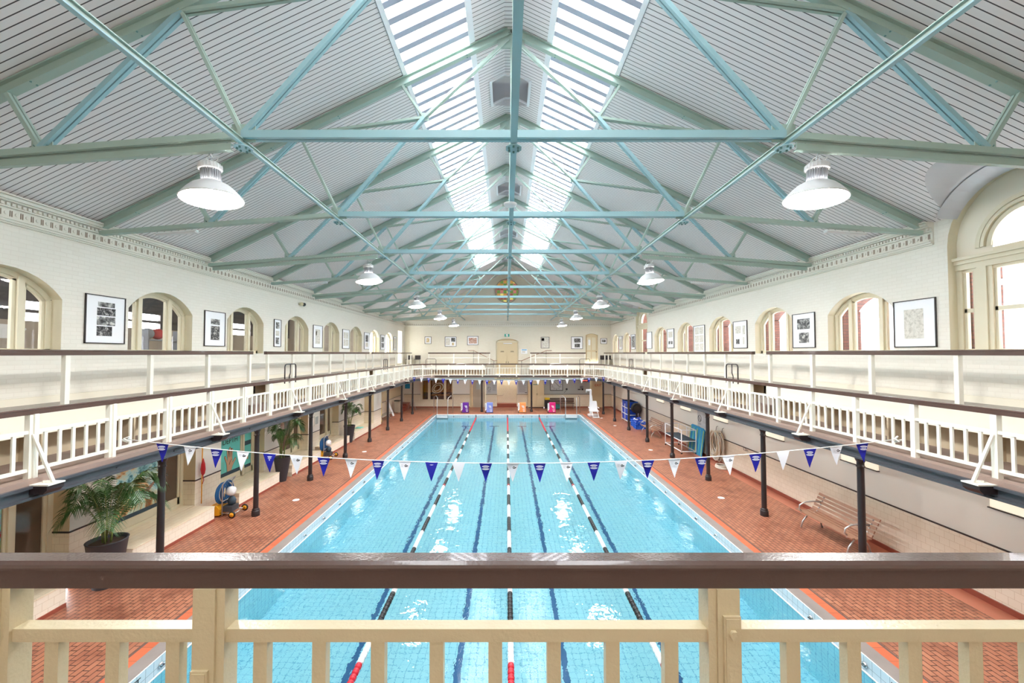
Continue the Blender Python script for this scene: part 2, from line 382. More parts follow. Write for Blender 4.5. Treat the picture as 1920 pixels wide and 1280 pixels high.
# ------------------------------------------------------------------ setting
def struct(mb, name, parent=None, org=None):
    o = mb.build(name, parent, org)
    if not parent: o['kind'] = 'structure'
    return o
class Hole:
    def __init__(s, c, hw, sill, spring, rise): s.c, s.hw, s.sill, s.spring, s.rise = c, hw, sill, spring, rise; s.R = (hw * hw + rise * rise) / (2 * rise) if rise else 0
    def top(s, y, inset=0):
        if not s.rise: return s.spring - inset
        d = abs(y - s.c); r = s.R - inset
        return s.spring - (s.R - s.rise) + sqrt(max(0, r * r - d * d))
    def ys(s, n=16, inset=0):
        h = s.hw - inset
        return [s.c - h * cos(pi * i / n) for i in range(n + 1)] if s.rise else [s.c - h, s.c + h]
def wall_side(mb, x, holes, y0, y1, z0, ztop, m):
    """vertical wall in the plane x with arched openings; ztop is a number or a function of y"""
    zt = ztop if callable(ztop) else (lambda y: ztop)
    y = y0
    for h in sorted(holes, key=lambda h: h.c):
        ya, yb = h.c - h.hw, h.c + h.hw
        mb.quad((x, y, z0), (x, ya, z0), (x, ya, zt(ya)), (x, y, zt(y)), m)
        q = h.ys()
        for a, b in zip(q, q[1:]):
            mb.quad((x, a, h.top(a)), (x, b, h.top(b)), (x, b, max(h.top(b), zt(b))), (x, a, max(h.top(a), zt(a))), m)
        if h.sill > z0: mb.quad((x, ya, z0), (x, yb, z0), (x, yb, h.sill), (x, ya, h.sill), m)
        y = yb
    mb.quad((x, y, z0), (x, y1, z0), (x, y1, zt(y1)), (x, y, zt(y)), m)
def reveal(mb, h, xa, xb, m, inset=0):
    q = h.ys(16, inset)
    for a, b in zip(q, q[1:]): mb.quad((xa, a, h.top(a, inset)), (xa, b, h.top(b, inset)), (xb, b, h.top(b, inset)), (xb, a, h.top(a, inset)), m)
    for y in (q[0], q[-1]): mb.quad((xa, y, h.sill), (xb, y, h.sill), (xb, y, h.top(y, inset)), (xa, y, h.top(y, inset)), m)
    mb.quad((xa, q[0], h.sill), (xb, q[0], h.sill), (xb, q[-1], h.sill), (xa, q[-1], h.sill), m)
def band(mb, h, x, ia, ib, dx, m):
    """frame ring between insets ia and ib, thickness dx from plane x"""
    q = [h.ys(20, i) for i in (ia, ib)]
    z = [[h.top(y, i) for y in ys] for ys, i in zip(q, (ia, ib))]
    for k in range(len(q[0]) - 1):
        a0, b0, a1, b1 = (q[0][k], z[0][k]), (q[0][k + 1], z[0][k + 1]), (q[1][k], z[1][k]), (q[1][k + 1], z[1][k + 1])
        mb.quad((x, *a0), (x, *b0), (x, *b1), (x, *a1), m); mb.quad((x, *a1), (x, *b1), (x + dx, *b1), (x + dx, *a1), m)
    for s_, (yo, yi) in enumerate(((q[0][0], q[1][0]), (q[0][-1], q[1][-1]))):
        e = 0 if s_ == 0 else -1
        mb.box(x, x + dx, min(yo, yi), max(yo, yi), h.sill, min(z[0][e], z[1][e]) + .02, m)
    mb.box(x, x + dx, h.c - h.hw + ia, h.c + h.hw - ia, h.sill, h.sill + (ib - ia), m)
WN = [0]
def arched_window(h, side, depth=.22, m='trim', glass='glass', tint=None):
    """three-light arched timber window set back in its opening"""
    WN[0] += 1
    x = CX + side * (WX + depth); mb = MB()
    band(mb, h, x, 0, .10, side * .10, M[m]); band(mb, h, x + side * .03, .10, .15, side * .06, M[m])
    for s in (-1, 1):
        yc = h.c + s * .47
        mb.box(min(x - side * .02, x + side * .1), max(x - side * .02, x + side * .1), yc - .055, yc + .055, h.sill, h.top(yc, .03), M[m])
        for e in (-1, 1):
            y2 = yc + e * .085
            mb.box(min(x + side * .03, x + side * .09), max(x + side * .03, x + side * .09), y2 - .03, y2 + .03, h.sill + .1, h.top(y2, .12), M[m])
    o = struct(mb, 'window_%d' % WN[0], org=(x, h.c, h.sill))
    g = MB(); q = h.ys(20, .12); xg = x + side * .06
    g.add([(xg, y, h.top(y, .12)) for y in q] + [(xg, q[-1], h.sill + .1), (xg, q[0], h.sill + .1)], [tuple(range(len(q) + 2))], M[glass])
    g.build('glazing', o)
    return o

WY = [7.45 + 3.52 * i for i in range(9)]
# --- side walls above the gallery
HL = [Hole(c, 1.015, 4.86, 5.98, .52) for c in WY[:8]]
DL = Hole(35.35, .65, 3.9, 6.8, 0)
HR = [Hole(c, 1.015, 4.86, 5.98, .52) for c in WY[1:6] + WY[7:8] + [35.4]]
TOW = [Hole(7.45, 1.24, 4.86, 7.15, 1.24), Hole(28.57, 1.24, 4.86, 7.15, 1.24)]
VR, VZ = 1.30, 7.15                                        # the vault over each tall window
def rtop(y):
    for t in TOW:
        d = abs(y - t.c)
        if d < VR: return max(7.9, VZ + sqrt(VR * VR - d * d))
    return 7.9
xl, xr = CX - WX, CX + WX
b = MB(); wall_side(b, xl, HL + [DL], YN, YF, 2.9, 7.9, M['upL'])
for h in HL: reveal(b, h, xl, xl - .22, M['trim'])
reveal(b, DL, xl, xl - .5, M['trim']); struct(b, 'wall_left')
b = MB()
# right wall: split finely so the vault edge is followed
y = YN; bp = [YN]
wall_side(b, xr, HR + TOW, YN, YF, 2.9, 7.9, M['upL'])
for t in TOW:
    n = 24
    for i in range(n):
        a, c = t.c - VR + 2 * VR * i / n, t.c - VR + 2 * VR * (i + 1) / n
        f = lambda y: max(7.9, t.top(y) if abs(y - t.c) < t.hw else 0)
        b.quad((xr, a, f(a)), (xr, c, f(c)), (xr, c, max(f(c), rtop(c))), (xr, a, max(f(a), rtop(a))), M['plain'])
    reveal(b, t, xr, xr + .2, M['trim'])
for h in HR: reveal(b, h, xr, xr + .22, M['trim'])
struct(b, 'wall_right')
for h in HL: arched_window(h, -1)
for h in HR: arched_window(h, 1)

def tower_window(t):
    """tall window: transom, narrow sashes beside pilasters, arched light with mouldings"""
    WN[0] += 1; x = xr + .2; mb = MB(); c = t.c; m = M['trim']
    # plaster back plane with openings
    inner = Hole(c, .60, 6.95, 7.02, .60)
    arch = Hole(c, 1.28, 6.85, 7.15, 1.28)
    q = [c - 1.28 + 2.56 * i / 48 for i in range(49)]
    for a, d in zip(q, q[1:]):
        for_in = abs((a + d) / 2 - c) < .60
        lo = (lambda y: inner.top(y) if abs(y - c) <= .60 else inner.spring) if for_in else (lambda y: 6.85)
        mb.quad((x, a, lo(a)), (x, d, lo(d)), (x, d, arch.top(d)), (x, a, arch.top(a)), M['plain'])
        if for_in: mb.quad((x, a, 6.85), (x, d, 6.85), (x, d, 6.98), (x, a, 6.98), m)
    for r0, r1, d in ((.60, .68, .02), (.70, .76, .06), (.79, .87, .04)):
        N = 28
        for i in range(N):
            t0, t1 = pi * i / N, pi * (i + 1) / N
            p = lambda r, t_, dx: (x - dx, c - r * cos(t_), 7.02 + r * sin(t_))
            mb.quad(p(r0, t0, d), p(r0, t1, d), p(r1, t1, d), p(r1, t0, d), m)
            mb.quad(p(r1, t0, d), p(r1, t1, d), p(r1, t1, 0), p(r1, t0, 0), m)
            mb.quad(p(r0, t0, d), p(r0, t1, d), p(r0, t1, -.12), p(r0, t0, -.12), m)
    mb.box(x - .12, x + .02, c - 1.24, c + 1.24, 6.82, 6.88, m); mb.box(x - .08, x + .02, c - 1.24, c + 1.24, 6.74, 6.82, m)
    mb.box(x - .05, x + .02, c - 1.24, c + 1.24, 6.62, 6.74, m)
    # posts and rails of the lower part
    for a, d in ((-1.24, -1.14), (-.93, -.60), (.60, .93), (1.14, 1.24)): mb.box(x - .02, x + .08, c + a, c + d, 4.86, 6.74, m)
    for a, d in ((-.85, -.68), (.68, .85)): mb.box(x - .05, x - .021, c + a, c + d, 4.86, 6.62, m)
    for a, d in ((-1.14, -.93), (-.60, .60), (.93, 1.14)):
        mb.box(x, x + .08, c + a, c + d, 6.56, 6.74, m); mb.box(x, x + .08, c + a, c + d, 4.86, 4.96, m)
        mb.box(x + .02, x + .09, c + a, c + d, 5.72, 5.80, m)
        for e in (a, d): s_ = .045 if e == a else -.045; mb.box(x + .02, x + .09, min(c + e, c + e + s_), max(c + e, c + e + s_), 4.96, 6.56, m)
    o = struct(mb, 'window_%d' % WN[0], org=(x, c, 4.86))
    g = MB(); g.box(x + .05, x + .055, c - 1.14, c + 1.14, 4.9, 6.6, M['glass'])
    q = inner.ys(16)
    g.add([(x + .08, y, inner.top(y)) for y in q], [tuple(range(len(q)))], M['glass'])
    g.build('glazing', o)
for t in TOW: tower_window(t)

# --- outside the right windows: brick reveals and a white corrugated screen
b = MB()
for h in HR + TOW: reveal(b, h, xr + .42 if h not in TOW else xr + .36, xr + .85, M['brickred'])
for h in HR:
    for e, s in ((h.c - h.hw, 1), (h.c + h.hw, -1)):
        b.box(xr + .34, xr + .85, min(e, e + s * .14), max(e, e + s * .14), h.sill, h.spring + .1, M['brickred'])
for h in TOW:
    for e, s in ((h.c - h.hw, 1), (h.c + h.hw, -1)):
        b.box(xr + .34, xr + 1.0, min(e - s * .2, e + s * .14), max(e - s * .2, e + s * .14), h.sill, 6.7, M['brickred'])
b.box(xr + .85, xr + .87, YN, YF, 2.9, 4.86, M['brickred']); struct(b, 'wall_outside_brick')
b = MB(); b.quad((xr + 2.6, YN, 3), (xr + 2.6, YF, 3), (xr + 2.6, YF, 9), (xr + 2.6, YN, 9), M['louvre']); struct(b, 'wall_outside_screen')
b = MB(); b.box(xr + .85, xr + 2.05, YN, YF, 8.75, 8.95, M['skyframe']); struct(b, 'ceiling_added_shade_slab')  # overhang added out of view to dim the sky light on the brick
b = MB(); b.quad((xl - 2.2, 27.2, 3), (xl - 2.2, YF + 2, 3), (xl - 2.2, YF + 2, 8), (xl - 2.2, 27.2, 8), M['louvre']); struct(b, 'wall_outside_left')

# --- gymnasium seen through the left windows
b = MB(); gx0, gx1 = xl - 5.2, xl - .3
b.quad((gx0, -1, 3.9), (gx1, -1, 3.9), (gx1, 27.1, 3.9), (gx0, 27.1, 3.9), M['upfloor'])
b.quad((gx0, -1, 7.4), (gx1, -1, 7.4), (gx1, 27.1, 7.4), (gx0, 27.1, 7.4), M['gymdark'])
b.quad((gx0, 27.1, 3.9), (gx1, 27.1, 3.9), (gx1, 27.1, 7.4), (gx0, 27.1, 7.4), M['gymwall'])
y = -1
while y < 27:                                               # outer wall with a band of windows open to the sky
    b.box(gx0 - .1, gx0, y, y + 3, 3.9, 5.85, M['gymwall']); b.box(gx0 - .1, gx0, y, y + 3, 6.45, 7.4, M['gymdark'])
    b.box(gx0 - .1, gx0, y, y + 1.2, 5.85, 6.45, M['gymdark']); b.box(gx0 - .1, gx0, y + .5, y + 3, 6.1, 6.2, M['gymdark'])
    b.box(gx0, gx1, y + 1.2, y + 1.35, 7.1, 7.3, M['gymdark']); y += 3
struct(b, 'wall_gym_room')

# --- end wall, gable and near wall
b = MB()
DOOR = (-.98, 1.08, 5.95, .25)                              # double door opening on the gallery
def zroof(x): return roofz(abs(x - CX)) + .05
def fquad(x0, x1, z0, z1, m, y=YF): b.quad((x0, y, z0), (x1, y, z0), (x1, y, z1), (x0, y, z1), m)
D2 = (7.14, 8.26, 4.0, 6.5, .14)
fquad(xl, DOOR[0], 2.9, 7.3, M['upF']); fquad(DOOR[1], D2[0], 2.9, 7.3, M['upF']); fquad(D2[1], xr, 2.9, 7.3, M['upF'])
fquad(D2[0], D2[1], 2.9, D2[2], M['upF'])
for (x0, x1, zs, rise) in (DOOR, (D2[0], D2[1], D2[3], D2[4])):
    hw = (x1 - x0) / 2; c = (x0 + x1) / 2; Rr = (hw * hw + rise * rise) / (2 * rise)
    tp = lambda x: zs - (Rr - rise) + sqrt(Rr * Rr - (x - c) ** 2)
    for i in range(12):
        a, d = x0 + 2 * hw * i / 12, x0 + 2 * hw * (i + 1) / 12
        b.quad((a, YF, tp(a)), (d, YF, tp(d)), (d, YF, 7.3), (a, YF, 7.3), M['upF'])
        b.quad((a, YF, tp(a)), (d, YF, tp(d)), (d, YF + .25, tp(d)), (a, YF + .25, tp(a)), M['trim'])
    zb = 2.95 if x0 < 0 else D2[2]
    for x in (x0, x1): b.quad((x, YF, zb), (x, YF + .25, zb), (x, YF + .25, zs), (x, YF, zs), M['trim'])
for x0, x1 in ((xl, CX), (CX, xr)): b.quad((x0, YF, 7.3), (x1, YF, 7.3), (x1, YF, zroof(x1)), (x0, YF, zroof(x0)), M['upF'])
struct(b, 'wall_far')
b = MB()
for x0, x1 in ((xl, CX), (CX, xr)): b.quad((x0, YN, 0), (x1, YN, 0), (x1, YN, zroof(x1)), (x0, YN, zroof(x0)), M['plain'])
struct(b, 'wall_near')

# --- rose window, doors on the end wall
b = MB(); cx, cz = 0.02, 10.53; N = 40
b.add([(cx + 1.02 * cos(2 * pi * k / N), YF - .02, cz + 1.02 * sin(2 * pi * k / N)) for k in range(N)], [tuple(range(N))], M['rose'])
rw = struct(b, 'window_rose', org=(cx, YF, cz))
b = MB(); b.tube([(cx + 1.06 * cos(2 * pi * k / N), YF - .03, cz + 1.06 * sin(2 * pi * k / N)) for k in range(N)], .05, M['doorgrey'], 6, True)
b.build('window_frame', rw)
b = MB()
for k in range(-3, 4):
    q = k / 3.4; L = sqrt(max(0, 1.04 - q * q))
    x = math.floor(0) + q; b.box(q - .015 + (0), q + .015, YF - .05, YF - .02, cz - L, cz + L, M['doorgrey'])
    zz = round(cz * 3.4) / 3.4 + q; L2 = sqrt(max(0, 1.04 - (zz - cz) ** 2)) if abs(zz - cz) < 1.02 else 0
    if L2: b.box(cx - L2, cx + L2, YF - .05, YF - .02, zz - .015, zz + .015, M['doorgrey'])
b.build('glazing_bars', rw)
b = MB(); y = YF + .2
b.box(-.98, 1.08, y, y + .05, 2.95, 6.2, M['door'])
b.box(-.9, 1.0, y - .04, y, 5.86, 5.98, M['trim']); b.box(-.98, -.88, y - .06, y, 2.95, 6.0, M['trim']); b.box(.98, 1.08, y - .06, y, 2.95, 6.0, M['trim'])
d1 = struct(b, 'door_1', org=(.05, y, 2.95))
for s in (-1, 1):
    b = MB(); xa, xb = (.05 + s * .01, .05 + s * .92); b.box(min(xa, xb), max(xa, xb), y - .03, y, 2.97, 5.84, M['door'])
    lf = b.build('door_leaf', d1)
    b = MB(); b.tube([(.05 + s * .1, y - .08, 4.0), (.05 + s * .1, y - .08, 4.12)], .02, M['black'], 6); b.build('door_handle', lf)
    b = MB(); b.box(.05 + s * .45 - .17, .05 + s * .45 + .17, y - .036, y - .03, 4.98, 5.0, M['black']); b.box(.05 + s * .45 - .14, .05 + s * .45 + .14, y - .036, y - .03, 5.04, 5.07, M['black']); b.build('door_label', lf)
b = MB(); b.box(-.3, .5, y - .10, y - .03, 5.72, 5.80, M['whitematt']); b.build('door_closer', d1)
b = MB(); b.box(D2[0], D2[1], y, y + .05, 4.0, 6.65, M['door'])
for i in (0, 1):
    for z0, z1 in ((4.2, 5.0), (5.15, 6.3)): b.box(D2[0] + .14 + i * .46, D2[0] + .50 + i * .46, y - .02, y, z0, z1, M['trim'])
d2 = struct(b, 'door_2', org=(7.7, y, 4))
b = MB(); b.lathe([(.001, 0), (.04, .01), (.04, .05)], (D2[1] - .12, y - .06, 5.0), M['black'], 8, 'y'); b.build('door_handle', d2)
b = MB(); b.box(7.42, 7.6, y - .03, y - .02, 5.6, 6.1, M['whitematt']); b.build('door_notice', d2)

# --- roof lining, ridge vents, dormer vaults
VENTS = [(10.6, 11.6), (17.3, 18.3), (24.0, 25.0), (30.7, 31.7)]
b = MB(); C_ = M['ceil']
def slope(s, d0, d1, y0, y1, m=None): b.quad((CX + s * d0, y0, roofz(d0)), (CX + s * d1, y0, roofz(d1)), (CX + s * d1, y1, roofz(d1)), (CX + s * d0, y1, roofz(d0)), m or C_)
slope(-1, SKO, WX, YN, YF)
ys = [YN]
for t in TOW: ys += [t.c - VR + 2 * VR * i / 32 for i in range(33)]
ys.append(YF)
def xin(y):
    for t in TOW:
        d = abs(y - t.c)
        if d < VR:
            h = VZ + sqrt(VR * VR - d * d)
            if h > roofz(WX): return (ZA - h) / SL
    return WX
for a, c in zip(ys, ys[1:]):
    b.quad((CX + SKO, a, roofz(SKO)), (CX + xin(a), a, roofz(xin(a))), (CX + xin(c), c, roofz(xin(c))), (CX + SKO, c, roofz(SKO)), C_)
for s in (-1, 1):
    slope(s, .5, SKI, YN, YF)
    ya = YN
    for v0, v1 in VENTS + [(YF, YF)]:
        b.quad((CX, ya, roofz(.15)), (CX + s * .15, ya, roofz(.15)), (CX + s * .15, v0, roofz(.15)), (CX, v0, roofz(.15)), C_)
        slope(s, .15, .5, ya, v0); ya = v1
struct(b, 'ceiling')
b = MB()
for t in TOW:
    n = 32
    for i in range(n):
        a, c = t.c - VR + 2 * VR * i / n, t.c - VR + 2 * VR * (i + 1) / n
        ha = VZ + sqrt(max(0, VR * VR - (a - t.c) ** 2)); hc = VZ + sqrt(max(0, VR * VR - (c - t.c) ** 2))
        za, zc = max(ha, 0), max(hc, 0)
        if xin(a) < WX or xin(c) < WX:
            b.quad((CX + xin(a), a, max(ha, roofz(xin(a)))), (xr, a, max(ha, roofz(WX))), (xr, c, max(hc, roofz(WX))), (CX + xin(c), c, max(hc, roofz(xin(c)))), M['ridge'])
    # inner rib of the vault just in front of the wall
    for k in range(20):
        t0, t1 = pi * k / 20, pi * (k + 1) / 20
        p = lambda r, a_, x: (x, t.c - r * cos(a_), VZ + r * sin(a_))
        if VZ + VR * sin((t0 + t1) / 2) > 7.8:
            b.quad(p(VR - .02, t0, xr - .35), p(VR - .02, t1, xr - .35), p(VR - .14, t1, xr), p(VR - .14, t0, xr), M['ridge'])
struct(b, 'ceiling_vault')
b = MB()
for v0, v1 in VENTS:
    for s in (-1, 1):
        b.quad((CX + s * .5, v0, roofz(.5)), (CX + s * .5, v1, roofz(.5)), (CX + s * .5, v1, roofz(.5) + .9), (CX + s * .5, v0, roofz(.5) + .9), M['ridge'])
        b.bar((CX + s * .52, v0 - .05, roofz(.52) - .02), (CX + s * .52, v1 + .05, roofz(.52) - .02), .07, .05, M['skyframe'])
        for v in (v0, v1):
            b.bar((CX + s * .52, v, roofz(.52) - .02), (CX + s * .15, v, roofz(.15) - .02), .07, .05, M['skyframe'])
            b.bar((CX, v, roofz(.15) - .02), (CX + s * .15, v, roofz(.15) - .02), .07, .05, M['skyframe'])
    for v in (v0, v1): b.quad((CX - .5, v, roofz(.6)), (CX + .5, v, roofz(.6)), (CX + .5, v, 13.1), (CX - .5, v, 13.1), M['ridge'])
    b.quad((CX - .5, v0, 13.0), (CX + .5, v0, 13.0), (CX + .5, v1, 13.0), (CX - .5, v1, 13.0), M['ridge'])
struct(b, 'ceiling_vents')
# --- skylights: one strip each side of the ridge
YS = 30.6
b = MB()
for s in (-1, 1): slope(s, SKI, SKO, YS, YF)
b.quad((CX - SKO, YS, roofz(SKO)), (CX - SKI, YS, roofz(SKI)), (CX - SKI, YS, roofz(SKI) + .25), (CX - SKO, YS, roofz(SKO) + .25), M['skyframe']); b.quad((CX + SKO, YS, roofz(SKO)), (CX + SKI, YS, roofz(SKI)), (CX + SKI, YS, roofz(SKI) + .25), (CX + SKO, YS, roofz(SKO) + .25), M['skyframe'])
struct(b, 'ceiling_far_end')
for s in (-1, 1):
    b = MB(); up = (s * SL, 0, 1); F = M['skyframe']
    for d, wd in ((SKI + .06, .14), (SKO - .05, .10)):
        b.bar((CX + s * d, YN, roofz(d) + .02), (CX + s * d, YS, roofz(d) + .02), wd, .06, F, up)
    for d in (SKI, SKO):
        b.quad((CX + s * d, YN, roofz(d)), (CX + s * d, YS, roofz(d)), (CX + s * d, YS, roofz(d) + .25), (CX + s * d, YN, roofz(d) + .25), F)
    y = YN + .2
    while y < YS:
        b.bar((CX + s * (SKI + .1), y, roofz(SKI + .1) + .03), (CX + s * (SKO - .08), y, roofz(SKO - .08) + .03), .14, .05, M['skybar'], up); y += .37
    WN[0] += 1; o = struct(b, 'window_%d' % WN[0], org=(CX + s * 1.6, 17, roofz(1.6)))
    b = MB(); b.quad((CX + s * SKI, YN, roofz(SKI) + .1), (CX + s * SKO, YN, roofz(SKO) + .1), (CX + s * SKO, YS, roofz(SKO) + .1), (CX + s * SKI, YS, roofz(SKI) + .1), M['roofglass'])
    b.build('glazing', o)

# --- cornice along the three walls
def cornice_run(b, P, along, out, L, skip=()):
    """P start, along & out unit vectors; mouldings, slotted frieze with discs, small dentils"""
    P, A, O = Vector(P), Vector(along), Vector(out)
    def blk(t0, t1, d, z0, z1, m):
        a = P + A * t0 + Vector((0, 0, z0)); c = P + A * t1 + Vector((0, 0, z0)); h = Vector((0, 0, z1 - z0))
        vs = [a, c, c + O * d, a + O * d]; vs += [v + h for v in vs]
        b.add(vs, [(0, 3, 2, 1), (4, 5, 6, 7), (0, 1, 5, 4), (1, 2, 6, 5), (2, 3, 7, 6), (3, 0, 4, 7)], m)
    segs = []; t = 0
    for s0, s1 in skip: segs.append((t, s0)); t = s1
    segs.append((t, L)); cm = M['cornice']
    for t0, t1 in segs:
        for z0, z1, d in ((7.27, 7.30, .04), (7.30, 7.34, .08), (7.34, 7.37, .11), (7.37, 7.56, .035), (7.56, 7.585, .08), (7.585, 7.66, .05), (7.66, 7.69, .13), (7.69, 7.75, .17), (7.75, 7.78, .21)):
            blk(t0, t1, d, z0, z1, cm)
        t = t0 + .05
        while t < t1 - .1:
            for e in (0, .03): blk(t + e, t + e + .014, .041, 7.405, 7.515, M['slot'])
            c = P + A * (t + .115) + O * .035 + Vector((0, 0, 7.46)); n = 10
            ring = [c + A * (.032 * cos(2 * pi * k / n)) + Vector((0, 0, .032 * sin(2 * pi * k / n))) for k in range(n)]
            b.prism(ring, O * .012, cm)
            for e in (0, .085): blk(t + e, t + e + .05, .085, 7.595, 7.65, cm)
            t += .17
b = MB(); cornice_run(b, (xl, 2, 0), (0, 1, 0), (1, 0, 0), YF - 2); struct(b, 'trim_left')
b = MB(); cornice_run(b, (xr, 2, 0), (0, 1, 0), (-1, 0, 0), YF - 2, [(TOW[0].c - 1.5 - 2, TOW[0].c + 1.5 - 2), (TOW[1].c - 1.5 - 2, TOW[1].c + 1.5 - 2)]); struct(b, 'trim_right')
b = MB(); cornice_run(b, (xl, YF, 0), (1, 0, 0), (0, -1, 0), 2 * WX); struct(b, 'trim_far')

# --- floor, pool
PW, PN, PF, CW = 5.68, 1.9, 32.55, .27
ZW, PD = -.28, -2.1
def ring(b, e0, e1, z, m, n0=0, n1=0):
    for s in (-1, 1): b.quad((CX + s * (PW + e0), PN - e1, z), (CX + s * (PW + e1), PN - e1, z), (CX + s * (PW + e1), PF + e1, z), (CX + s * (PW + e0), PF + e1, z), m)
    b.quad((CX - PW - e0, PF + e0, z), (CX + PW + e0, PF + e0, z), (CX + PW + e0, PF + e1, z), (CX - PW - e0, PF + e1, z), m)
    b.quad((CX - PW - e0, PN - e0, z), (CX + PW + e0, PN - e0, z), (CX + PW + e0, PN - e1, z), (CX - PW - e0, PN - e1, z), m)
b = MB(); ring(b, 0, CW, .002, M['coping']); ring(b, CW, CW + .19, 0, M['orange']); ring(b, CW + .19, CW + .23, 0, M['slot2'])
e = CW + .23
for s in (-1, 1):
    b.quad((CX + s * (PW + e), YN, 0), (CX + s * 8.85, YN, 0), (CX + s * 8.85, YF + .5, 0), (CX + s * (PW + e), YF + .5, 0), M['floor'])
    b.quad((CX + s * 8.85, YN, 0), (CX + s * 9.9, YN, 0), (CX + s * 9.9, YF + .5, 0), (CX + s * 8.85, YF + .5, 0), M['floorstrip'] if s > 0 else M['floor'])
b.quad((CX - PW - e, PF + e, 0), (CX + PW + e, PF + e, 0), (CX + PW + e, YF + .5, 0), (CX - PW - e, YF + .5, 0), M['floor'])
b.quad((CX - PW - e, YN, 0), (CX + PW + e, YN, 0), (CX + PW + e, PN - e, 0), (CX - PW - e, PN - e, 0), M['floor'])
struct(b, 'floor')
b = MB()
for s in (-1, 1):
    x = CX + s * PW
    b.quad((x, PN, ZW - .02), (x, PF, ZW - .02), (x, PF, 0), (x, PN, 0), M['rimY'])
    b.quad((x, PN, PD), (x, PF, PD), (x, PF, ZW - .02), (x, PN, ZW - .02), M['poolY'])
for y in (PN, PF):
    b.quad((CX - PW, y, ZW - .02), (CX + PW, y, ZW - .02), (CX + PW, y, 0), (CX - PW, y, 0), M['rimX'])
    b.quad((CX - PW, y, PD), (CX + PW, y, PD), (CX + PW, y, ZW - .02), (CX - PW, y, ZW - .02), M['poolX'])
b.quad((CX - PW, PN, PD), (CX + PW, PN, PD), (CX + PW, PF, PD), (CX - PW, PF, PD), M['poolF'])
for k in (-1.5, -.5, .5, 1.5):
    x = CX + k * 2.1; b.box(x - .06, x + .06, PN + 1.6, PF - 1.6, PD, PD + .004, M['laneline'])
    for y in (PN + 1.6, PF - 1.6): b.box(x - .35, x + .35, y - .11, y + .11, PD, PD + .005, M['laneline'])
struct(b, 'floor_pool_basin')
b = MB(); b.quad((CX - PW, PN, ZW), (CX + PW, PN, ZW), (CX + PW, PF, ZW), (CX - PW, PF, ZW), M['water'])
o = b.build('pool_water'); T(o, kind='stuff', label='clear blue rippled water filling the swimming pool', cat='water')

# --- galleries: floors, upper tier, edge beams
b = MB(); GX = 7.30
for s in (-1, 1):
    xa, xb = CX + s * GX, CX + s * 9.6
    b.box(min(xa, xb), max(xa, xb), YN, YF, 2.86, 2.95, M['boards'])
b.box(CX - GX, CX + GX, 33.75, YF, 2.86, 2.95, M['boards']); b.box(CX - GX, CX + GX, YN, 1.85, 2.86, 2.95, M['boards'])
for s in (-1, 1):
    b.prism([(CX + s * GX, 32.0, 2.86), (CX + s * GX, 33.75, 2.86), (CX + s * 6.0, 33.75, 2.86)], (0, 0, .09), M['boards'])
struct(b, 'floor_gallery')
b = MB()
for s in (-1, 1):
    xa, xb = CX + s * 8.35, CX + s * 9.6
    b.box(min(xa, xb), max(xa, xb), YN, YF, 3.82, 3.88, M['upfloor'])
b.box(CX - 8.35, DOOR[0] - .9, 35.3, YF, 3.82, 3.88, M['upfloor']); b.box(DOOR[1] + .9, CX + 8.35, 35.3, YF, 3.82, 3.88, M['upfloor'])
struct(b, 'floor_upper_tier')
b = MB()
for s in (-1, 1):
    GP = [(13.32, 14.08), (24.6, 25.3)]
    xf, xb, xs = CX + s * 8.35, CX + s * 8.75, CX + s * 8.40
    ya = 0
    for g0, g1 in GP + [(35.3, 35.3)]:
        b.box(min(xf, xs), max(xf, xs), ya, g0, 3.44, 3.82, M['plain'])
        b.quad((xb, ya, 2.95), (xb, g0, 2.95), (xb, g0, 3.82), (xb, ya, 3.82), M['beige'])
        for i in range(int((g0 - ya) / 1.8) + 1):
            yy = ya + .1 + i * 1.8; b.box(min(xf, xb), max(xf, xb), yy - .02, yy + .02, 2.95, 3.44, M['beige'])
        if g0 < 35:
            for i in range(4): b.box(min(xf, xf + s * .22 * (i + 1)), max(xf, xf + s * .22 * (i + 1)), g0, g1, 2.95 + .23 * (3 - i) * 0, 2.95 + .23 * (i + 1) - .001 * 0, M['boards']) if i == 0 else b.box(min(xf + s * .22 * i, xf + s * .22 * (i + 1)), max(xf + s * .22 * i, xf + s * .22 * (i + 1)), g0, g1, 2.95, 2.95 + .23 * (i + 1), M['upfloor'])
        ya = g1
    xa, xa2 = CX + s * 9.33, CX + s * 9.27
    b.box(min(xa, xa2), max(xa, xa2), 2, YF, 3.88, 4.02, M['plain'])
for x0, x1 in ((CX - 8.35, DOOR[0] - .9), (DOOR[1] + .9, CX + 8.35)):
    b.box(x0, x1, 35.3, 35.36, 3.44, 3.82, M['railwhite']); b.quad((x0, 35.6, 2.95), (x1, 35.6, 2.95), (x1, 35.6, 3.82), (x0, 35.6, 3.82), M['beige'])
for x in (DOOR[0] - .9, DOOR[1] + .9): b.quad((x, 35.3, 2.95), (x, YF, 2.95), (x, YF, 3.88), (x, 35.3, 3.88), M['railwhite'])
struct(b, 'wall_tier_riser')
b = MB()
for s in (-1, 1):
    for d0, d1, z0, z1 in ((7.30, 7.33, 2.67, 2.86), (7.24, 7.34, 2.83, 2.87), (7.26, 7.33, 2.66, 2.70), (7.60, 7.64, 2.66, 2.86)):
        xa, xb = CX + s * d0, CX + s * d1; b.box(min(xa, xb), max(xa, xb), YN, 32.2, z0, z1, M['beam'])
    for k in range(0, 24):
        yy = 2.4 + k * 1.3; b.lathe([(.018, 0), (.018, .02)], (CX + s * 7.30, yy, 2.76), M['beam'], 8, 'x')
    a, c = Vector((CX + s * 7.3, 32.15, 2.77)), Vector((CX + s * 6.0, 33.8, 2.77)); b.bar(a, c, .06, .2, M['beam'])
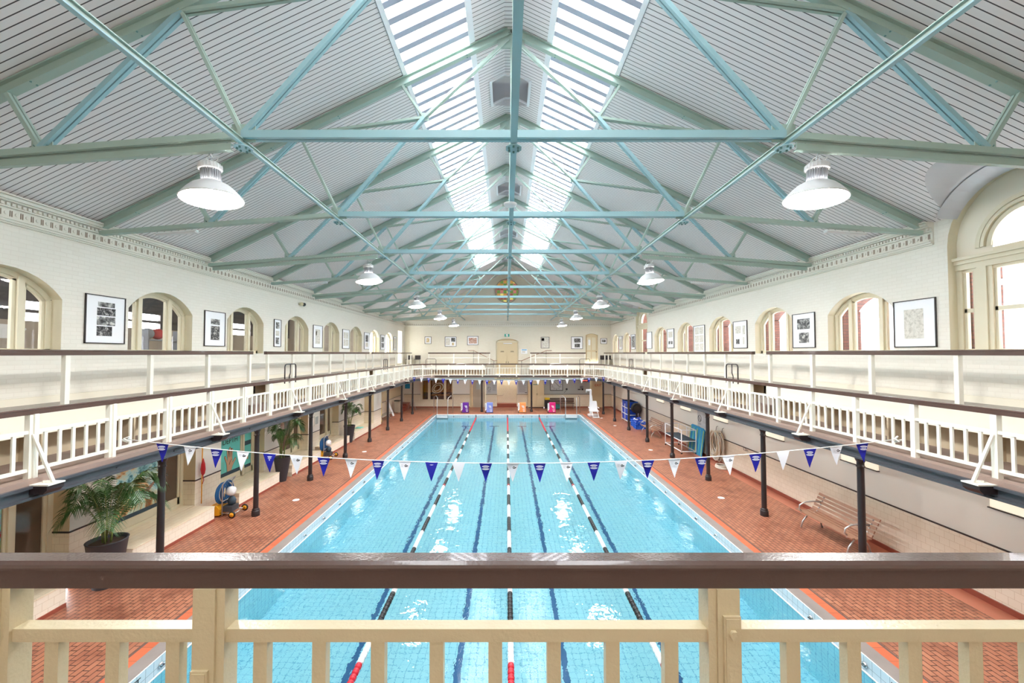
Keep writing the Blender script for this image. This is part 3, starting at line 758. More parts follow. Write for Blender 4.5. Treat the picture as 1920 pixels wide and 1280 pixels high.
b.box(CX - 6.05, CX + 6.05, 33.76, 33.82, 2.90, 3.02, M['dark'])
for s in (-1, 1): b.box(*sorted((CX + s * 6, CX + s * 7.3)), 33.9, 33.95, 2.7, 2.86, M['dark'])
struct(b, 'trim_gallery_beam')
b = MB(); b.box(CX - 6.6, CX + 6.6, 33.83, 33.9, 2.66, 2.9, M['bluegrey']); b.box(CX - 6.6, CX + 6.6, 33.82, 33.84, 2.64, 2.67, M['dark'])
o = struct(b, 'trim_gallery_fascia')
b = MB(); b.box(-1.0, 1.12, 33.80, 33.82, 2.73, 2.87, M['cream'])
sg = b.build('warning_sign', org=(.06, 33.81, 2.8)); T(sg, 'long cream SHALLOW DO NOT DIVE sign under the far gallery', 'sign')
text('SHALLOW DO NOT DIVE', .15, (.06, 33.795, 2.80), FACE['near'], M['black'], sg)
b = MB()                                                    # soffits
for s in (-1, 1):
    xa, xb = CX + s * 7.34, CX + s * 9.55; b.quad((xa, YN, 2.80), (xb, YN, 2.80), (xb, YF, 2.80), (xa, YF, 2.80), M['plain'])
b.quad((CX - 7.3, 33.9, 2.80), (CX + 7.3, 33.9, 2.80), (CX + 7.3, YF + .4, 2.80), (CX - 7.3, YF + .4, 2.80), M['plain'])
b.quad((CX - 7.3, YN, 2.80), (CX + 7.3, YN, 2.80), (CX + 7.3, 1.85, 2.80), (CX - 7.3, 1.85, 2.80), M['plain'])
so = struct(b, 'ceiling_gallery_soffit')
for s in (-1, 1):  # glowing strips added under the galleries to brighten the lower walls
    for k in range(9):
        b = MB(); xx = CX + s * 8.1; yy = 5.2 + 3.4 * k; b.box(xx - .07, xx + .07, yy - .6, yy + .6, 2.75, 2.799, M['added_fill_glow']); b.build('added_fill_strip', so)
for k in range(5): b = MB(); xx = CX + (k - 2) * 2.6; b.box(xx - .6, xx + .6, 35.3, 35.44, 2.75, 2.799, M['added_fill_glow']); b.build('added_fill_strip', so)

# --- lower side walls
XR0 = 9.42
b = MB(); x = XR0
b.quad((x, YN, .11), (x, YF, .11), (x, YF, 1.14), (x, YN, 1.14), M['tileY'])
b.box(x - .012, x, YN, YF, 1.13, 1.165, M['blackline'])
b.quad((x, YN, 1.16), (x, YF, 1.16), (x, YF, 2.86), (x, YN, 2.86), M['greywall'])
struct(b, 'wall_right_lower')
b = MB(); b.box(x - .03, x, YN, YF, 0, .11, M['redskirt']); struct(b, 'baseboard_right')
XL0 = -9.10; LW = [(2.7, 5.2), (6.1, 8.6), (9.6, 12.03), (13.1, 15.43), (16.5, 18.8), (19.97, 22.2)]
b = MB(); RB = XL0 - .40; ya = YN
sk = MB()
for a, c in LW + [(26.2, 26.2)]:
    b.quad((XL0, ya, .0), (XL0, a, 0), (XL0, a, 1.14), (XL0, ya, 1.14), M['tileY'])
    b.box(XL0, XL0 + .012, ya, a, 1.13, 1.165, M['blackline'])
    b.quad((XL0, ya, 1.16), (XL0, a, 1.16), (XL0, a, 2.86), (XL0, ya, 2.86), M['greywall'])
    if a < 26:
        for yy, s in ((a, 1), (c, -1)):
            b.quad((XL0, yy, .4), (RB, yy, .4), (RB, yy, 1.14), (XL0, yy, 1.14), M['tileX'])
            b.quad((XL0, yy, 1.14), (RB, yy, 1.14), (RB, yy, 2.86), (XL0, yy, 2.86), M['cream'])
            b.box(RB, XL0, min(yy, yy + s * .012), max(yy, yy + s * .012), 1.13, 1.165, M['blackline'])
        b.box(RB, XL0, a, c, .3, .44, M['tileTop']); b.quad((XL0, a, 2.7), (XL0, c, 2.7), (XL0, c, 2.86), (XL0, a, 2.86), M['cream'])
        b.quad((XL0, a, 2.7), (XL0, c, 2.7), (RB, c, 2.7), (RB, a, 2.7), M['cream'])
    ya = c
xp = -8.50
b.quad((XL0, 26.2, 0), (xp, 26.2, 0), (xp, 26.2, 1.14), (XL0, 26.2, 1.14), M['tileX']); b.quad((XL0, 26.2, 1.14), (xp, 26.2, 1.14), (xp, 26.2, 2.86), (XL0, 26.2, 2.86), M['cream'])
b.quad((xp, 26.2, .08), (xp, 27.8, .08), (xp, 27.8, 1.14), (xp, 26.2, 1.14), M['tileY']); b.quad((xp, 26.2, 1.16), (xp, 27.8, 1.16), (xp, 27.8, 2.86), (xp, 26.2, 2.86), M['greywall'])
b.box(xp, xp + .012, 26.2, 27.8, 1.13, 1.165, M['blackline']); b.box(XL0, xp, 26.19, 26.2, 1.13, 1.165, M['blackline'])
b.quad((xp, 27.8, 0), (XL0 - .3, 27.8, 0), (XL0 - .3, 27.8, 2.86), (xp, 27.8, 2.86), M['cream'])
b.quad((XL0 - .3, 27.8, 0), (XL0 - .3, YF, 0), (XL0 - .3, YF, 1.14), (XL0 - .3, 27.8, 1.14), M['tileY']); b.quad((XL0 - .3, 27.8, 1.16), (XL0 - .3, YF, 1.16), (XL0 - .3, YF, 2.86), (XL0 - .3, 27.8, 2.86), M['cream'])
b.box(XL0 - .3, XL0 - .288, 27.8, YF, 1.13, 1.165, M['blackline'])
struct(b, 'wall_left_lower')
b = MB(); ya = YN
for y0, y1 in ((YN, 8.0), (9.4, 12.0), (13.1, 15.4), (16.3, 18.8), (19.5, 22.2), (22.95, 26.2)):
    b.box(xp, xp + .02, y0, y1, 0, .07, M['redskirt'])
b.box(xp, xp + .02, 26.2, 27.8, 0, .08, M['redskirt']); struct(b, 'baseboard_left')
for i, (y0, y1) in enumerate(((YN, 8.0), (9.4, 12.0), (13.1, 15.4), (16.3, 18.8), (19.5, 22.2), (22.95, 26.2))):
    b = MB(); b.box(XL0 - (.0), xp, y0, y1, 0, .40, M['tileY']); b.box(XL0, xp + .01, y0, y1 + 0, .40, .43, M['tileTop'])
    struct(b, 'trim_seat_%d' % (i + 1), org=(xp, y0, 0))

# lower left windows: timber frames, panes, posters
def low_window(a, c, left_poster=None, right_poster=None):
    WN[0] += 1; b = MB(); x = RB; m = M['trim']; mid = a + (c - a) * .71
    for z0, z1 in ((.44, .52), (.52, .72), (2.55, 2.7)): b.box(x - .02, x + (.06 if z0 < .5 else .02), a, c, z0, z1, m)
    for y0, y1, d in ((a, a + .10, .05), (a + .10, a + .16, .02), (mid - .05, mid + .05, .06), (mid - .1, mid + .1, .02), (c - .16, c - .10, .02), (c - .10, c, .05)): b.box(x - .03, x + d, y0, y1, .5, 2.7, m)
    o = struct(b, 'window_%d' % WN[0], org=(x, a, .44))
    b = MB(); b.box(x - .03, x - .01, a + .1, c - .1, .7, 2.6, M['darkglass']); b.build('glazing', o)
    return mid
PO = []
for a, c in LW: PO.append((a, c, low_window(a, c)))

# --- far lower wall
b = MB(); y = YF
def fw(x0, x1, z0, z1, m, yy=YF): b.quad((x0, yy, z0), (x1, yy, z0), (x1, yy, z1), (x0, yy, z1), m)
def X(u, yy=YF): return (u - 950) / 765 * yy
def Z(v, yy=YF): return 4.87 - (v - 662) / 765 * yy
TL = 1.16
def panelled(x0, x1, yy=YF, up='greywall'):
    fw(x0, x1, .08, TL, M['tileX'], yy); fw(x0, x1, TL, 2.86, M[up], yy); b.box(x0, x1, yy - .012, yy, TL - .01, TL + .03, M['blackline'])
panelled(xl, X(789)); fw(X(789), X(849), .08, Z(749), M['tileX']); fw(X(789), X(849), 2.6, 2.86, M['greywall'])
panelled(X(849), X(881)); fw(X(881), X(885.5), 0, 2.86, M['cream'])
fw(X(885.5), X(911), 2.45, 2.86, M['greywall'])
panelled(X(911), X(932)); panelled(X(969), X(990)); panelled(X(990), X(1106), YF, 'bluegrey')
fw(X(1106), X(1131), 2.5, 2.86, M['cream']); panelled(X(1131), xr)
fw(X(932), X(969), .3, 2.86, M['tileX'], YF + .7)           # tiled shower recess
for u in (932, 969): b.quad((X(u), YF, 0), (X(u), YF + .7, 0), (X(u), YF + .7, 2.86), (X(u), YF, 2.86), M['tileX'])
b.box(X(932), X(969), YF, YF + .75, 0, .32, M['redskirt'])
for u0, u1 in ((XL0 - .5, xl), (xr, xr + .4)): fw(u0, u1, 0, 2.86, M['greywall'])
fw(X(880), X(913), 0, 2.86, M['cream'], YF + .12); fw(X(1104), X(1133), 0, 2.86, M['cream'], YF + .12)
struct(b, 'wall_far_lower')
b = MB()
for u0, u1 in ((xl, X(881)), (X(911), X(932)), (X(969), X(990)), (X(1020), X(1106)), (X(1131), xr)): b.box(u0, u1, YF - .02, YF, 0, .08, M['redskirt'])
struct(b, 'baseboard_far')
# amber-walled room behind the far window
b = MB(); rx0, rx1, ry = X(786), X(852), YF + 2.2
b.quad((rx0, ry, 0), (rx1, ry, 0), (rx1, ry, 2.86), (rx0, ry, 2.86), M['woodwall'])
b.quad((rx0, YF, 0), (rx0, ry, 0), (rx0, ry, 2.86), (rx0, YF, 2.86), M['woodwall']); b.quad((rx1, YF, 0), (rx1, ry, 0), (rx1, ry, 2.86), (rx1, YF, 2.86), M['woodwall'])
b.quad((rx0, YF, .3), (rx1, YF, .3), (rx1, ry, .3), (rx0, ry, .3), M['dark']); b.quad((rx0, YF, 2.8), (rx1, YF, 2.8), (rx1, ry, 2.8), (rx0, ry, 2.8), M['plain'])
b.box(X(803), X(838), ry - .6, ry - .1, .9, .98, M['woodwall']); b.box(rx0, rx1, ry - .05, ry, .3, 1.15, M['dark'])
struct(b, 'wall_amber_room')
b = MB(); y = YF; m = M['trim']; WN[0] += 1
b.box(X(789), X(849), y - .06, y + .02, Z(751.5), Z(748), m); b.box(X(789), X(849), y - .04, y + .02, 2.55, 2.65, m)
for u0, u1 in ((789, 793), (803, 807.7), (833, 837), (848, 849.6)): b.box(X(u0), X(u1), y - .05, y + .02, Z(750), 2.6, m)
o = struct(b, 'window_%d' % WN[0], org=(X(820), y, Z(750)))
b = MB(); b.box(X(792), X(849), y + .0, y + .005, Z(749), 2.6, M['glass']); b.build('glazing', o)
b = MB(); cxw, czw = X(821), Z(727)                          # frosted ring emblem on the middle pane
for rx_, rz_, ox in ((.50, .42, 0), (.30, .24, -.04)):
    b.tube([(cxw + ox + rx_ * cos(2 * pi * k / 24), y - .01, czw + rz_ * sin(2 * pi * k / 24) + .12 * cos(2 * pi * k / 24)) for k in range(24)], .035, M['trim'], 5, True)
b.build('etched_emblem', o)
b = MB(); yy = YF + .05; b.box(X(886), X(911), yy, yy + .05, 0, 2.5, M['doorgrey'])
d3 = struct(b, 'door_3', org=(X(898), yy, 0)); b = MB(); b.box(X(893), X(901), yy - .02, yy, 1.6, 2.2, M['bluegrey']); b.build('door_notice', d3)
b = MB(); yy = YF + .03; b.box(X(1106), X(1131), yy, yy + .05, 0, 2.55, M['door']); d4 = struct(b, 'door_4', org=(X(1118), yy, 0))
text('EXIT', .30, (X(1121), yy - .01, Z(722)), FACE['near'], M['red'], d4)

# ------------------------------------------------------------------ roof trusses
TY = [2.43 + 3.33 * i for i in range(10)]                    # the first stands just above the camera
def rafz(d): return roofz(d) - .20
def truss(i, Y):
    lamp = i % 2 == 1
    st, sb = M['steel'], M['steel_blue']
    lab = 'teal steel roof truss over the near balcony, closest to the viewer' if i == 0 else \
        'teal steel roof truss, %s in view, %s hanging lamps' % (NTH[i - 1], 'carrying a pair of' if lamp else 'without')
    r = T(empty('roof_truss', (CX, Y, 7.98)), lab, 'roof truss', 'teal trusses across the roof')
    N_, E_, L_, R3, R1, R2, Mm, A_ = (3.87, 7.98), (9.2, 7.56), (6.75, 7.79), (7.25, rafz(7.25)), (4.78, rafz(4.78)), (2.46, rafz(2.46)), (1.97, 10.19), (0.06, 12.0)
    def P(s, q, dy=0): return (CX + s * q[0], Y + dy, q[1])
    def dbl(name, s, a, c, wd=.055, h=.085, m=st, gap=.018):
        b = MB()
        for e in (-1, 1): b.bar(P(s, a, e * (wd + gap) / 2), P(s, c, e * (wd + gap) / 2), wd, h, m)
        return b.build(name, r)
    for s in (-1, 1):
        b = MB(); a, c = (9.2, roofz(9.2)), (0.03, roofz(0.03)); up = (s * SL, 0, 1)
        def off(q, t): k = sqrt(1 + SL * SL); return (q[0] - SL / k * t, q[1] - t / k)
        b.bar(P(s, off(a, .02)), P(s, off(c, .02)), .12, .02, st, up); b.bar(P(s, off(a, .10)), P(s, off(c, .10)), .02, .16, st, up)
        b.bar(P(s, off(a, .18)), P(s, off(c, .18)), .12, .02, st, up)
        for d in (1, 2.4, 3.9, 5.4, 6.9, 8.4):
            for e in (-.04, .04): b.lathe([(.014, -.02), (.014, .0)], (CX + s * d, Y + e, rafz(d) - .0), M['bolt'], 6)
        b.build('rafter', r)
        dbl('raked_chord', s, N_, E_, .05, .09)
        if lamp:
            b = MB(); q0, q1 = (4.05, 7.83), (9.1, 7.46)
            b.bar(P(s, q0), P(s, q1), .012, .10, st); 
            for dz in (.045, -.045): b.bar(P(s, (q0[0], q0[1] + dz), .03), P(s, (q1[0], q1[1] + dz), .03), .07, .012, st)
            b.build('lamp_channel', r)
        dbl('web_member', s, L_, R3, .042, .06, gap=.022); dbl('web_member', s, L_, R1, .048, .07, sb); dbl('web_member', s, N_, R1, .036, .05, gap=.026)
        dbl('web_member', s, N_, Mm, .048, .07, sb); dbl('web_member', s, Mm, A_, .042, .06, gap=.024); dbl('web_member', s, Mm, R2, .036, .05, gap=.03); dbl('web_member', s, Mm, R1, .042, .055, gap=.02)
        for (q, w_, h_) in ((N_, .34, .26), (L_, .30, .20), (Mm, .22, .18)):
            b = MB(); x = CX + s * q[0]; b.box(x - w_ / 2, x + w_ / 2, Y - .007, Y + .007, q[1] - h_ * .35, q[1] + h_ * .65, st)
            for k in (-1, 1):
                for l in (-.2, .1): b.lathe([(.013, -.03), (.013, .03)], (x + k * w_ * .3, Y, q[1] + h_ * l + .02), M['bolt'], 6, 'y')
            b.build('gusset_plate', r)
    b = MB()
    for e in (-1, 1): b.bar((CX - 3.87, Y + e * .04, 7.98), (CX + 3.87, Y + e * .04, 7.98), .055, .11, sb)
    b.build('tie_beam', r)
    b = MB(); b.bar((CX, Y, 8.0), (CX, Y, 12.05), .035, .035, st, (0, 1, 0)); b.build('hanger_rod', r)
    b = MB(); b.box(CX - .3, CX + .3, Y - .018, Y + .018, 11.8, 12.14, st); b.build('apex_plate', r)
for i, Y in enumerate(TY): truss(i, Y)
# longitudinal ties joining the trusses
for s, lab in ((-1, 'long teal steel tie running down the left of the roof'), (0, 'long teal steel tie along the centre line under the ridge'), (1, 'long pale teal steel tie running down the right of the roof')):
    x = CX + s * 3.87 - (0 if s else 0); r = T(empty('roof_tie', (x, TY[0], 7.9)), lab, 'roof tie')
    b = MB()
    h = .11 if s == 0 else .07
    b.bar((x, YN, 7.88), (x, YF, 7.88), .012, h, M['steel_blue'] if s == 0 else M['steel']); b.bar((x, YN, 7.88 - h / 2), (x, YF, 7.88 - h / 2), .09 if s == 0 else .06, .012, M['steel_blue']); b.bar((x, YN, 7.88 + h / 2), (x, YF, 7.88 + h / 2), .09 if s == 0 else .06, .012, M['steel'])
    b.build('angle_bar', r)
    for Y in TY:
        b = MB(); n = 8; b.prism([(x + .12 * cos(2 * pi * (k + .5) / n), Y + .13 * sin(2 * pi * (k + .5) / n), 7.795) for k in range(n)], (0, 0, .012), M['steel_blue'])
        for k in range(6): b.lathe([(.016, -.025), (.016, 0)], (x + .075 * cos(pi * k / 3 + .5), Y + .08 * sin(pi * k / 3 + .5), 7.795), M['bolt'], 6)
        b.build('joint_plate', r)
r = T(empty('smoke_detector', (CX, 7.95, 7.8)), 'round white smoke detector under the central roof tie', 'smoke detector')
b = MB(); b.lathe([(.001, -.03), (.10, -.03), (.13, 0), (.13, .02)], (CX - .03, 7.95, 7.79), M['white'], 24); b.build('detector_disc', r)
b = MB(); b.tube([(CX - .03, 7.95, 7.8), (CX - .03, 7.95, 7.86)], .02, M['white'], 6); b.build('mounting', r)

# ------------------------------------------------------------------ hanging lamps
def make_lamp():
    r = empty('pendant_lamp'); 
    b = MB(); b.lathe([(.13, .25), (.15, .245), (.24, .19), (.30, .13), (.38, .03), (.395, .01), (.395, 0), (.385, -.004), (.37, .012), (.24, .15), (.13, .22)], (0, 0, 0), M['lampwhite'], 40, cap=False); b.build('lamp_shade', r)
    b = MB(); b.lathe([(.385, .0), (.37, -.012), (.30, -.04), (.24, -.055), (.001, -.06)], (0, 0, 0), M['lampglow'], 40, cap=False); b.build('diffuser', r)
    b = MB()
    for k in range(26):
        t = 2 * pi * k / 26; b.bar((.075 * cos(t), .075 * sin(t), .33), (.125 * cos(t), .125 * sin(t), .33), .008, .19, M['lampfin'])
    b.lathe([(.085, .22), (.085, .43)], (0, 0, 0), M['lampfin'], 16); b.build('heat_sink', r)
    b = MB(); b.lathe([(.13, .42), (.145, .43), (.145, .49), (.12, .52), (.05, .54), (.001, .545)], (0, 0, 0), M['lampwhite'], 28)
    for k in range(20):
        t = 2 * pi * k / 20; b.bar((.14 * cos(t), .14 * sin(t), .43), (.14 * cos(t), .14 * sin(t), .50), .014, .02, M['lampwhite'], (1, 0, 0))
    b.build('driver_housing', r)
    b = MB(); b.tube([(0, .0, .50), (.03, 0, .55), (.02, 0, .61), (0, 0, .67), (-.02, 0, .61), (-.03, 0, .55), (0, 0, .50)], .006, M['chrome'], 6); b.build('hook', r)
    b = MB(); b.tube([(.02, 0, .53), (.10, .02, .57), (.14, 0, .63), (.06, -.02, .59), (.03, 0, .65), (-.06, .01, .59), (-.10, 0, .53), (-.14, 0, .47)], .007, M['rope'], 6); b.build('cable', r)
    return r
proto = make_lamp(); first = True
LY = [TY[i] for i in (1, 3, 5, 7, 9)]
for s in (-1, 1):
    for i, Y in enumerate(LY):
        o = proto if first else copy_tree(proto); first = False
        o.location = (CX + s * 4.30, Y + .0, 7.06)
        if i == 0: o.rotation_euler = (0, R(5) * -s * -1, 0)
        T(o, 'white bell-shaped lamp hanging from a truss, %s row, %s from the viewer' % ('left' if s < 0 else 'right', NTH[i] if i == 0 else NTH[i]), 'hanging lamp', 'white lamps hanging from the trusses')
proto = None
for i in (2, 4, 8):
    for s in (-1, 1):
        Y = TY[i]; xc = CX + s * 7.5; z = 7.69 - .075 - .03
        r = T(empty('batten_light', (xc, Y, z)), 'slim unlit strip light under the %s roof truss, near the %s wall' % (NTH[i - 1], 'left' if s < 0 else 'right'), 'strip light', 'strip lights under the trusses')
        b = MB(); a, c = (xc - .42, Y, z - .033 * -s * -1 * 0), (xc + .42, Y, z)
        b.bar((xc - .45, Y, z + s * .035), (xc + .45, Y, z - s * .035), .08, .03, M['batten']); b.build('housing', r)
        b = MB(); b.bar((xc - .44, Y, z - .03 + s * .035), (xc + .44, Y, z - .03 - s * .035), .11, .04, M['lampwhite']); b.build('diffuser', r)
r = T(empty('floodlight', (xl + .02, 18.3, 7.08)), 'small twin-headed black and cream floodlight on the left wall under the cornice', 'floodlight')
b = MB(); b.box(xl, xl + .04, 18.15, 18.35, 7.02, 7.12, M['cream']); b.build('bracket', r)
for dy in (-.16, .05):
    b = MB(); b.lathe([(.05, 0), (.06, .05), (.085, .16)], (xl + .08, 18.2 + dy, 7.07), M['black'] if dy > -.1 else M['cream'], 14, 'y'); b.build('lamp_head', r)

# ------------------------------------------------------------------ railings
def obox(b, c, d, n, L, W_, z0, z1, m):
    """box centred at c (x,y) with length L along d, width W_ along n"""
    vs = []
    for z in (z0, z1):
        for a, e in ((-1, -1), (1, -1), (1, 1), (-1, 1)):
            vs.append((c[0] + d[0] * a * L / 2 + n[0] * e * W_ / 2, c[1] + d[1] * a * L / 2 + n[1] * e * W_ / 2, z))
    b.add(vs, [(0, 3, 2, 1), (4, 5, 6, 7), (0, 1, 5, 4), (1, 2, 6, 5), (2, 3, 7, 6), (3, 0, 4, 7)], m)
def handrail_mesh(b, p0, p1, z, W_=.105, h=.095, m=None):
    """moulded handrail: square lower part, rounded cap"""
    p0, p1 = Vector((*p0, 0)), Vector((*p1, 0)); d = (p1 - p0).normalized(); n = Vector((-d.y, d.x, 0)); m = m or M['brown']
    w = W_ / 2
    prof = [(-w * .9, -h), (w * .9, -h), (w * .9, -.030), (w * 1.0, -.026), (w * 1.0, -.012), (w * .88, -.003), (w * .6, 0), (-w * .6, 0), (-w * .88, -.003), (-w * 1.0, -.012), (-w * 1.0, -.026), (-w * .9, -.030)]
    b.prism([p0 + n * a + Vector((0, 0, z + c)) for a, c in prof], p1 - p0, m)
def balustrade(name, label, p0, p1, bays, z=4.02, zs=3.68, zb=3.10, zp=2.95, nb=5, braces=None, inward=None, cap=100, order=1, first_post=True, last_post=True):
    d = Vector((p1[0] - p0[0], p1[1] - p0[1])); L = d.length; d /= L; n = Vector((-d.y, d.x)); bay = L / bays
    r = T(empty(name, (p0[0], p0[1], zp)), label, 'railing', 'white balustrades round the gallery edge')
    W = M['railwhite']
    b = MB(); handrail_mesh(b, p0, p1, z); b.build('handrail', r)
    for zc in (zs, zb):
        b = MB(); c = (p0[0] + d.x * L / 2, p0[1] + d.y * L / 2); obox(b, c, d, n, L, .055, zc - .05, zc, W); b.build('rail', r)
    for k in range(bays + 1):
        if (k == 0 and not first_post) or (k == bays and not last_post): continue
        q = (p0[0] + d.x * bay * k, p0[1] + d.y * bay * k)
        b = MB(); obox(b, q, d, n, .085, .085, zp - .0, z - .09, W); obox(b, (q[0] - n.x * .03 + d.x * .03, q[1] - n.y * .03 + d.y * .03), d, n, .06, .085, zp, z - .09, W); b.build('post', r)
    cnt = 0; rest = MB()
    for k in range(bays):
        for j in range(nb):
            t = bay * (k + (j + 1) / (nb + 1)); q = (p0[0] + d.x * t, p0[1] + d.y * t)
            b = MB() if cnt < cap else rest
            obox(b, q, d, n, .045, .03, zb, zs - .05, W)
            if cnt < cap: b.build('baluster', r)
            cnt += 1
    if cnt > cap: o = rest.build('far_balusters', r); o['kind'] = 'stuff'
    if braces:
        iv = Vector(inward)
        for k in braces:
            q = Vector((p0[0] + d.x * bay * k, p0[1] + d.y * bay * k)); f = q + iv * .42
            b = MB(); a0 = q + iv * .05
            b.bar((a0.x, a0.y, 3.62), (f.x - iv.x * .04, f.y - iv.y * .04, 2.90), .04, .03, W); b.build('brace', r)
            b = MB(); g = q + iv * .24; obox(b, (g.x, g.y), iv, Vector((-iv.y, iv.x)), .40, .24, 2.865, 2.885, W)
            b.lathe([(.02, 0), (.02, .03)], (g.x, g.y, 2.885), W, 8); b.build('brace_plate', r)
            b = MB(); t = Vector((-iv.y, iv.x)); lo = q + iv * .1
            b.prism([(lo.x - t.x * .12, lo.y - t.y * .12, 2.74), (lo.x - t.x * .12, lo.y - t.y * .12, 2.865), (f.x - t.x * .12, f.y - t.y * .12, 2.865), (f.x - t.x * .12, f.y - t.y * .12, 2.80), (f.x - iv.x * .06 - t.x * .12, f.y - iv.y * .06 - t.y * .12, 2.74)], (t.x * .24, t.y * .24, 0), M['dark'])
            b.build('outrigger', r)
    return r
RX = 7.45; RY0 = 6.33 - 3 * 1.265; bays = 23; RY1 = RY0 + bays * 1.265
for s, side in ((-1, 'left'), (1, 'right')):
    balustrade('gallery_balustrade', 'long white gallery balustrade with brown handrail down the %s side of the pool' % side, (CX + s * RX, RY0), (CX + s * RX, RY1), bays,
               braces=[3, 6, 9, 12, 15, 18, 21], inward=(-s, 0))
    c0, c1 = (CX + s * RX, RY1), (CX + s * 6.3, 33.7)
    balustrade('gallery_balustrade', 'short slanting white balustrade across the far %s corner of the gallery' % side, c0, c1, 2, nb=4, first_post=False, last_post=False)
balustrade('gallery_balustrade', 'white balustrade with brown handrail along the far end of the pool', (CX - 6.3, 33.7), (CX + 6.3, 33.7), 9)
# near railing in the foreground
ny = .036
nr = T(empty('gallery_balustrade', (0, 1.69, 2.95)), 'cream balustrade with thick brown handrail in the foreground, right in front of the viewer', 'railing', 'white balustrades round the gallery edge')
b = MB(); K_ = M['brown']
prof = [(y_ + ny, z_) for y_, z_ in [(1.650, 3.915), (1.650, 3.985), (1.642, 3.990), (1.640, 4.000), (1.645, 4.011), (1.662, 4.020), (1.730, 4.020), (1.745, 4.012), (1.747, 3.995), (1.742, 3.985), (1.742, 3.915)]]
b.prism([(-4.5, y, z) for y, z in prof], (9.0, 0, 0), K_); b.build('handrail', nr)
PX = [-4.0, -2.095, -1.222, .896, 2.95, 4.3]
BAL = [-3.7 + .25 * k for k in range(6)] + [-1.862, -1.612, -1.366] + [-1.008 + .2403 * k for k in range(8)] + [1.172 + .249 * k for k in range(7)] + [3.2 + .25 * k for k in range(4)]
CR = M['cream']
for i, (x0, x1) in enumerate(zip(PX, PX[1:])):
    b = MB(); b.box(x0, x1, 1.662 + ny, 1.72 + ny, 3.693, 3.745, CR); b.build('rail', nr)
    b = MB(); b.box(x0, x1, 1.662 + ny, 1.72 + ny, 3.02, 3.07, CR); b.build('rail', nr)
for x in BAL: b = MB(); b.box(x - .028, x + .028, 1.668 + ny, 1.71 + ny, 3.07, 3.693, CR); b.build('baluster', nr)
for i, x in enumerate(PX):
    f = -1 if x < 0 else 1
    b = MB(); b.box(x - .045, x + .045, 1.640 + ny, 1.735 + ny, 2.95, 3.915, CR); b.box(*sorted((x - f * .045, x - f * .078)), 1.650 + ny, 1.735 + ny, 2.95, 3.915, CR)
    b.build('post', nr)
    b = MB(); xx = x + f * .008; zt = 3.60 if f < 0 else 3.815; b.box(xx - .034, xx + .034, 1.628 + ny, 1.640 + ny, 2.98, zt, CR); b.box(xx - .027, xx + .027, 1.624 + ny, 1.628 + ny, 2.99, zt - .008, CR)
    for z in (zt - .065, 3.2): b.lathe([(.018, -.014), (.018, 0)], (xx, 1.624 + ny, z), CR, 6, 'y')
    b.build('bolt_plate', nr)

def upper_rail(label, pts, posts, mid=False):
    """plain rail on square posts on the raised tier"""
    p0, p1 = pts; d = Vector((p1[0] - p0[0], p1[1] - p0[1])); L = d.length; d /= L; n = Vector((-d.y, d.x))
    r = T(empty('upper_rail', (p0[0], p0[1], 3.88)), label, 'railing', 'plain rails on the raised tier')
    b = MB(); handrail_mesh(b, p0, p1, 4.935, .12, .105); b.build('handrail', r)
    for t in posts:
        b = MB(); q = (p0[0] + d.x * t, p0[1] + d.y * t); obox(b, q, d, n, .085, .085, 3.88, 4.835, M['railwhite']); b.build('post', r)
    if mid:
        b = MB(); obox(b, (p0[0] + d.x * L / 2, p0[1] + d.y * L / 2), d, n, L, .04, 4.46, 4.51, M['railwhite']); b.build('mid_rail', r)
UX = 8.42
for s, side in ((-1, 'left'), (1, 'right')):
    for (y0, y1, ps, wh) in ((2.2, 13.32, [13.2 - 1.83 * k for k in range(7)], 'nearest stretch'), (14.08, 24.6, [14.2 + 1.67 * k for k in range(7)], 'middle stretch'), (25.3, 35.6, [25.4 + 1.76 * k for k in range(6)] + [35.45], 'farthest stretch')):
        upper_rail('brown-topped rail on white posts on the raised %s tier, %s' % (side, wh), ((CX + s * UX, y0), (CX + s * UX, y1)), [p - y0 for p in ps])
for (u0, u1, us, side) in ((803, 919, (804, 851, 897, 918), 'left'), (994, 1098, (995, 1004, 1050, 1097), 'right')):
    yy = 35.33; upper_rail('brown-topped rail with a white middle bar, %s of the far double door' % side, ((X(u0, yy), yy), (X(u1, yy), yy)), [X(u, yy) - X(u0, yy) for u in us], True)
for (ua, va, ub, vb, side) in ((888, 657, 926, 676, 'left'), (1024, 657, 978, 676, 'right')):
    s = -1 if side == 'left' else 1; r = T(empty('stair_rail', (X(ub, 36.2), 36.2, 3)), 'thin brown sloping stair handrail at the far end, %s of the double door' % side, 'handrail')
    b = MB(); y = 36.3; P_ = [(X(ua, y) + s * .5, y, Z(va, y)), (X(ua, y), y, Z(va, y)), (X(ub, y), y, Z(vb, y)), (X(ub, y) - s * .3, y, Z(vb, y))]
    b.tube(P_, .028, M['timber'], 8); b.build('handrail', r)
    b = MB(); q = P_[1]; b.tube([(q[0], y, q[2]), (q[0], y, 3.88)], .018, M['dark'], 6); q = P_[2]; b.tube([(q[0], y, q[2]), (q[0], y, 2.95)], .018, M['dark'], 6); b.build('support', r)
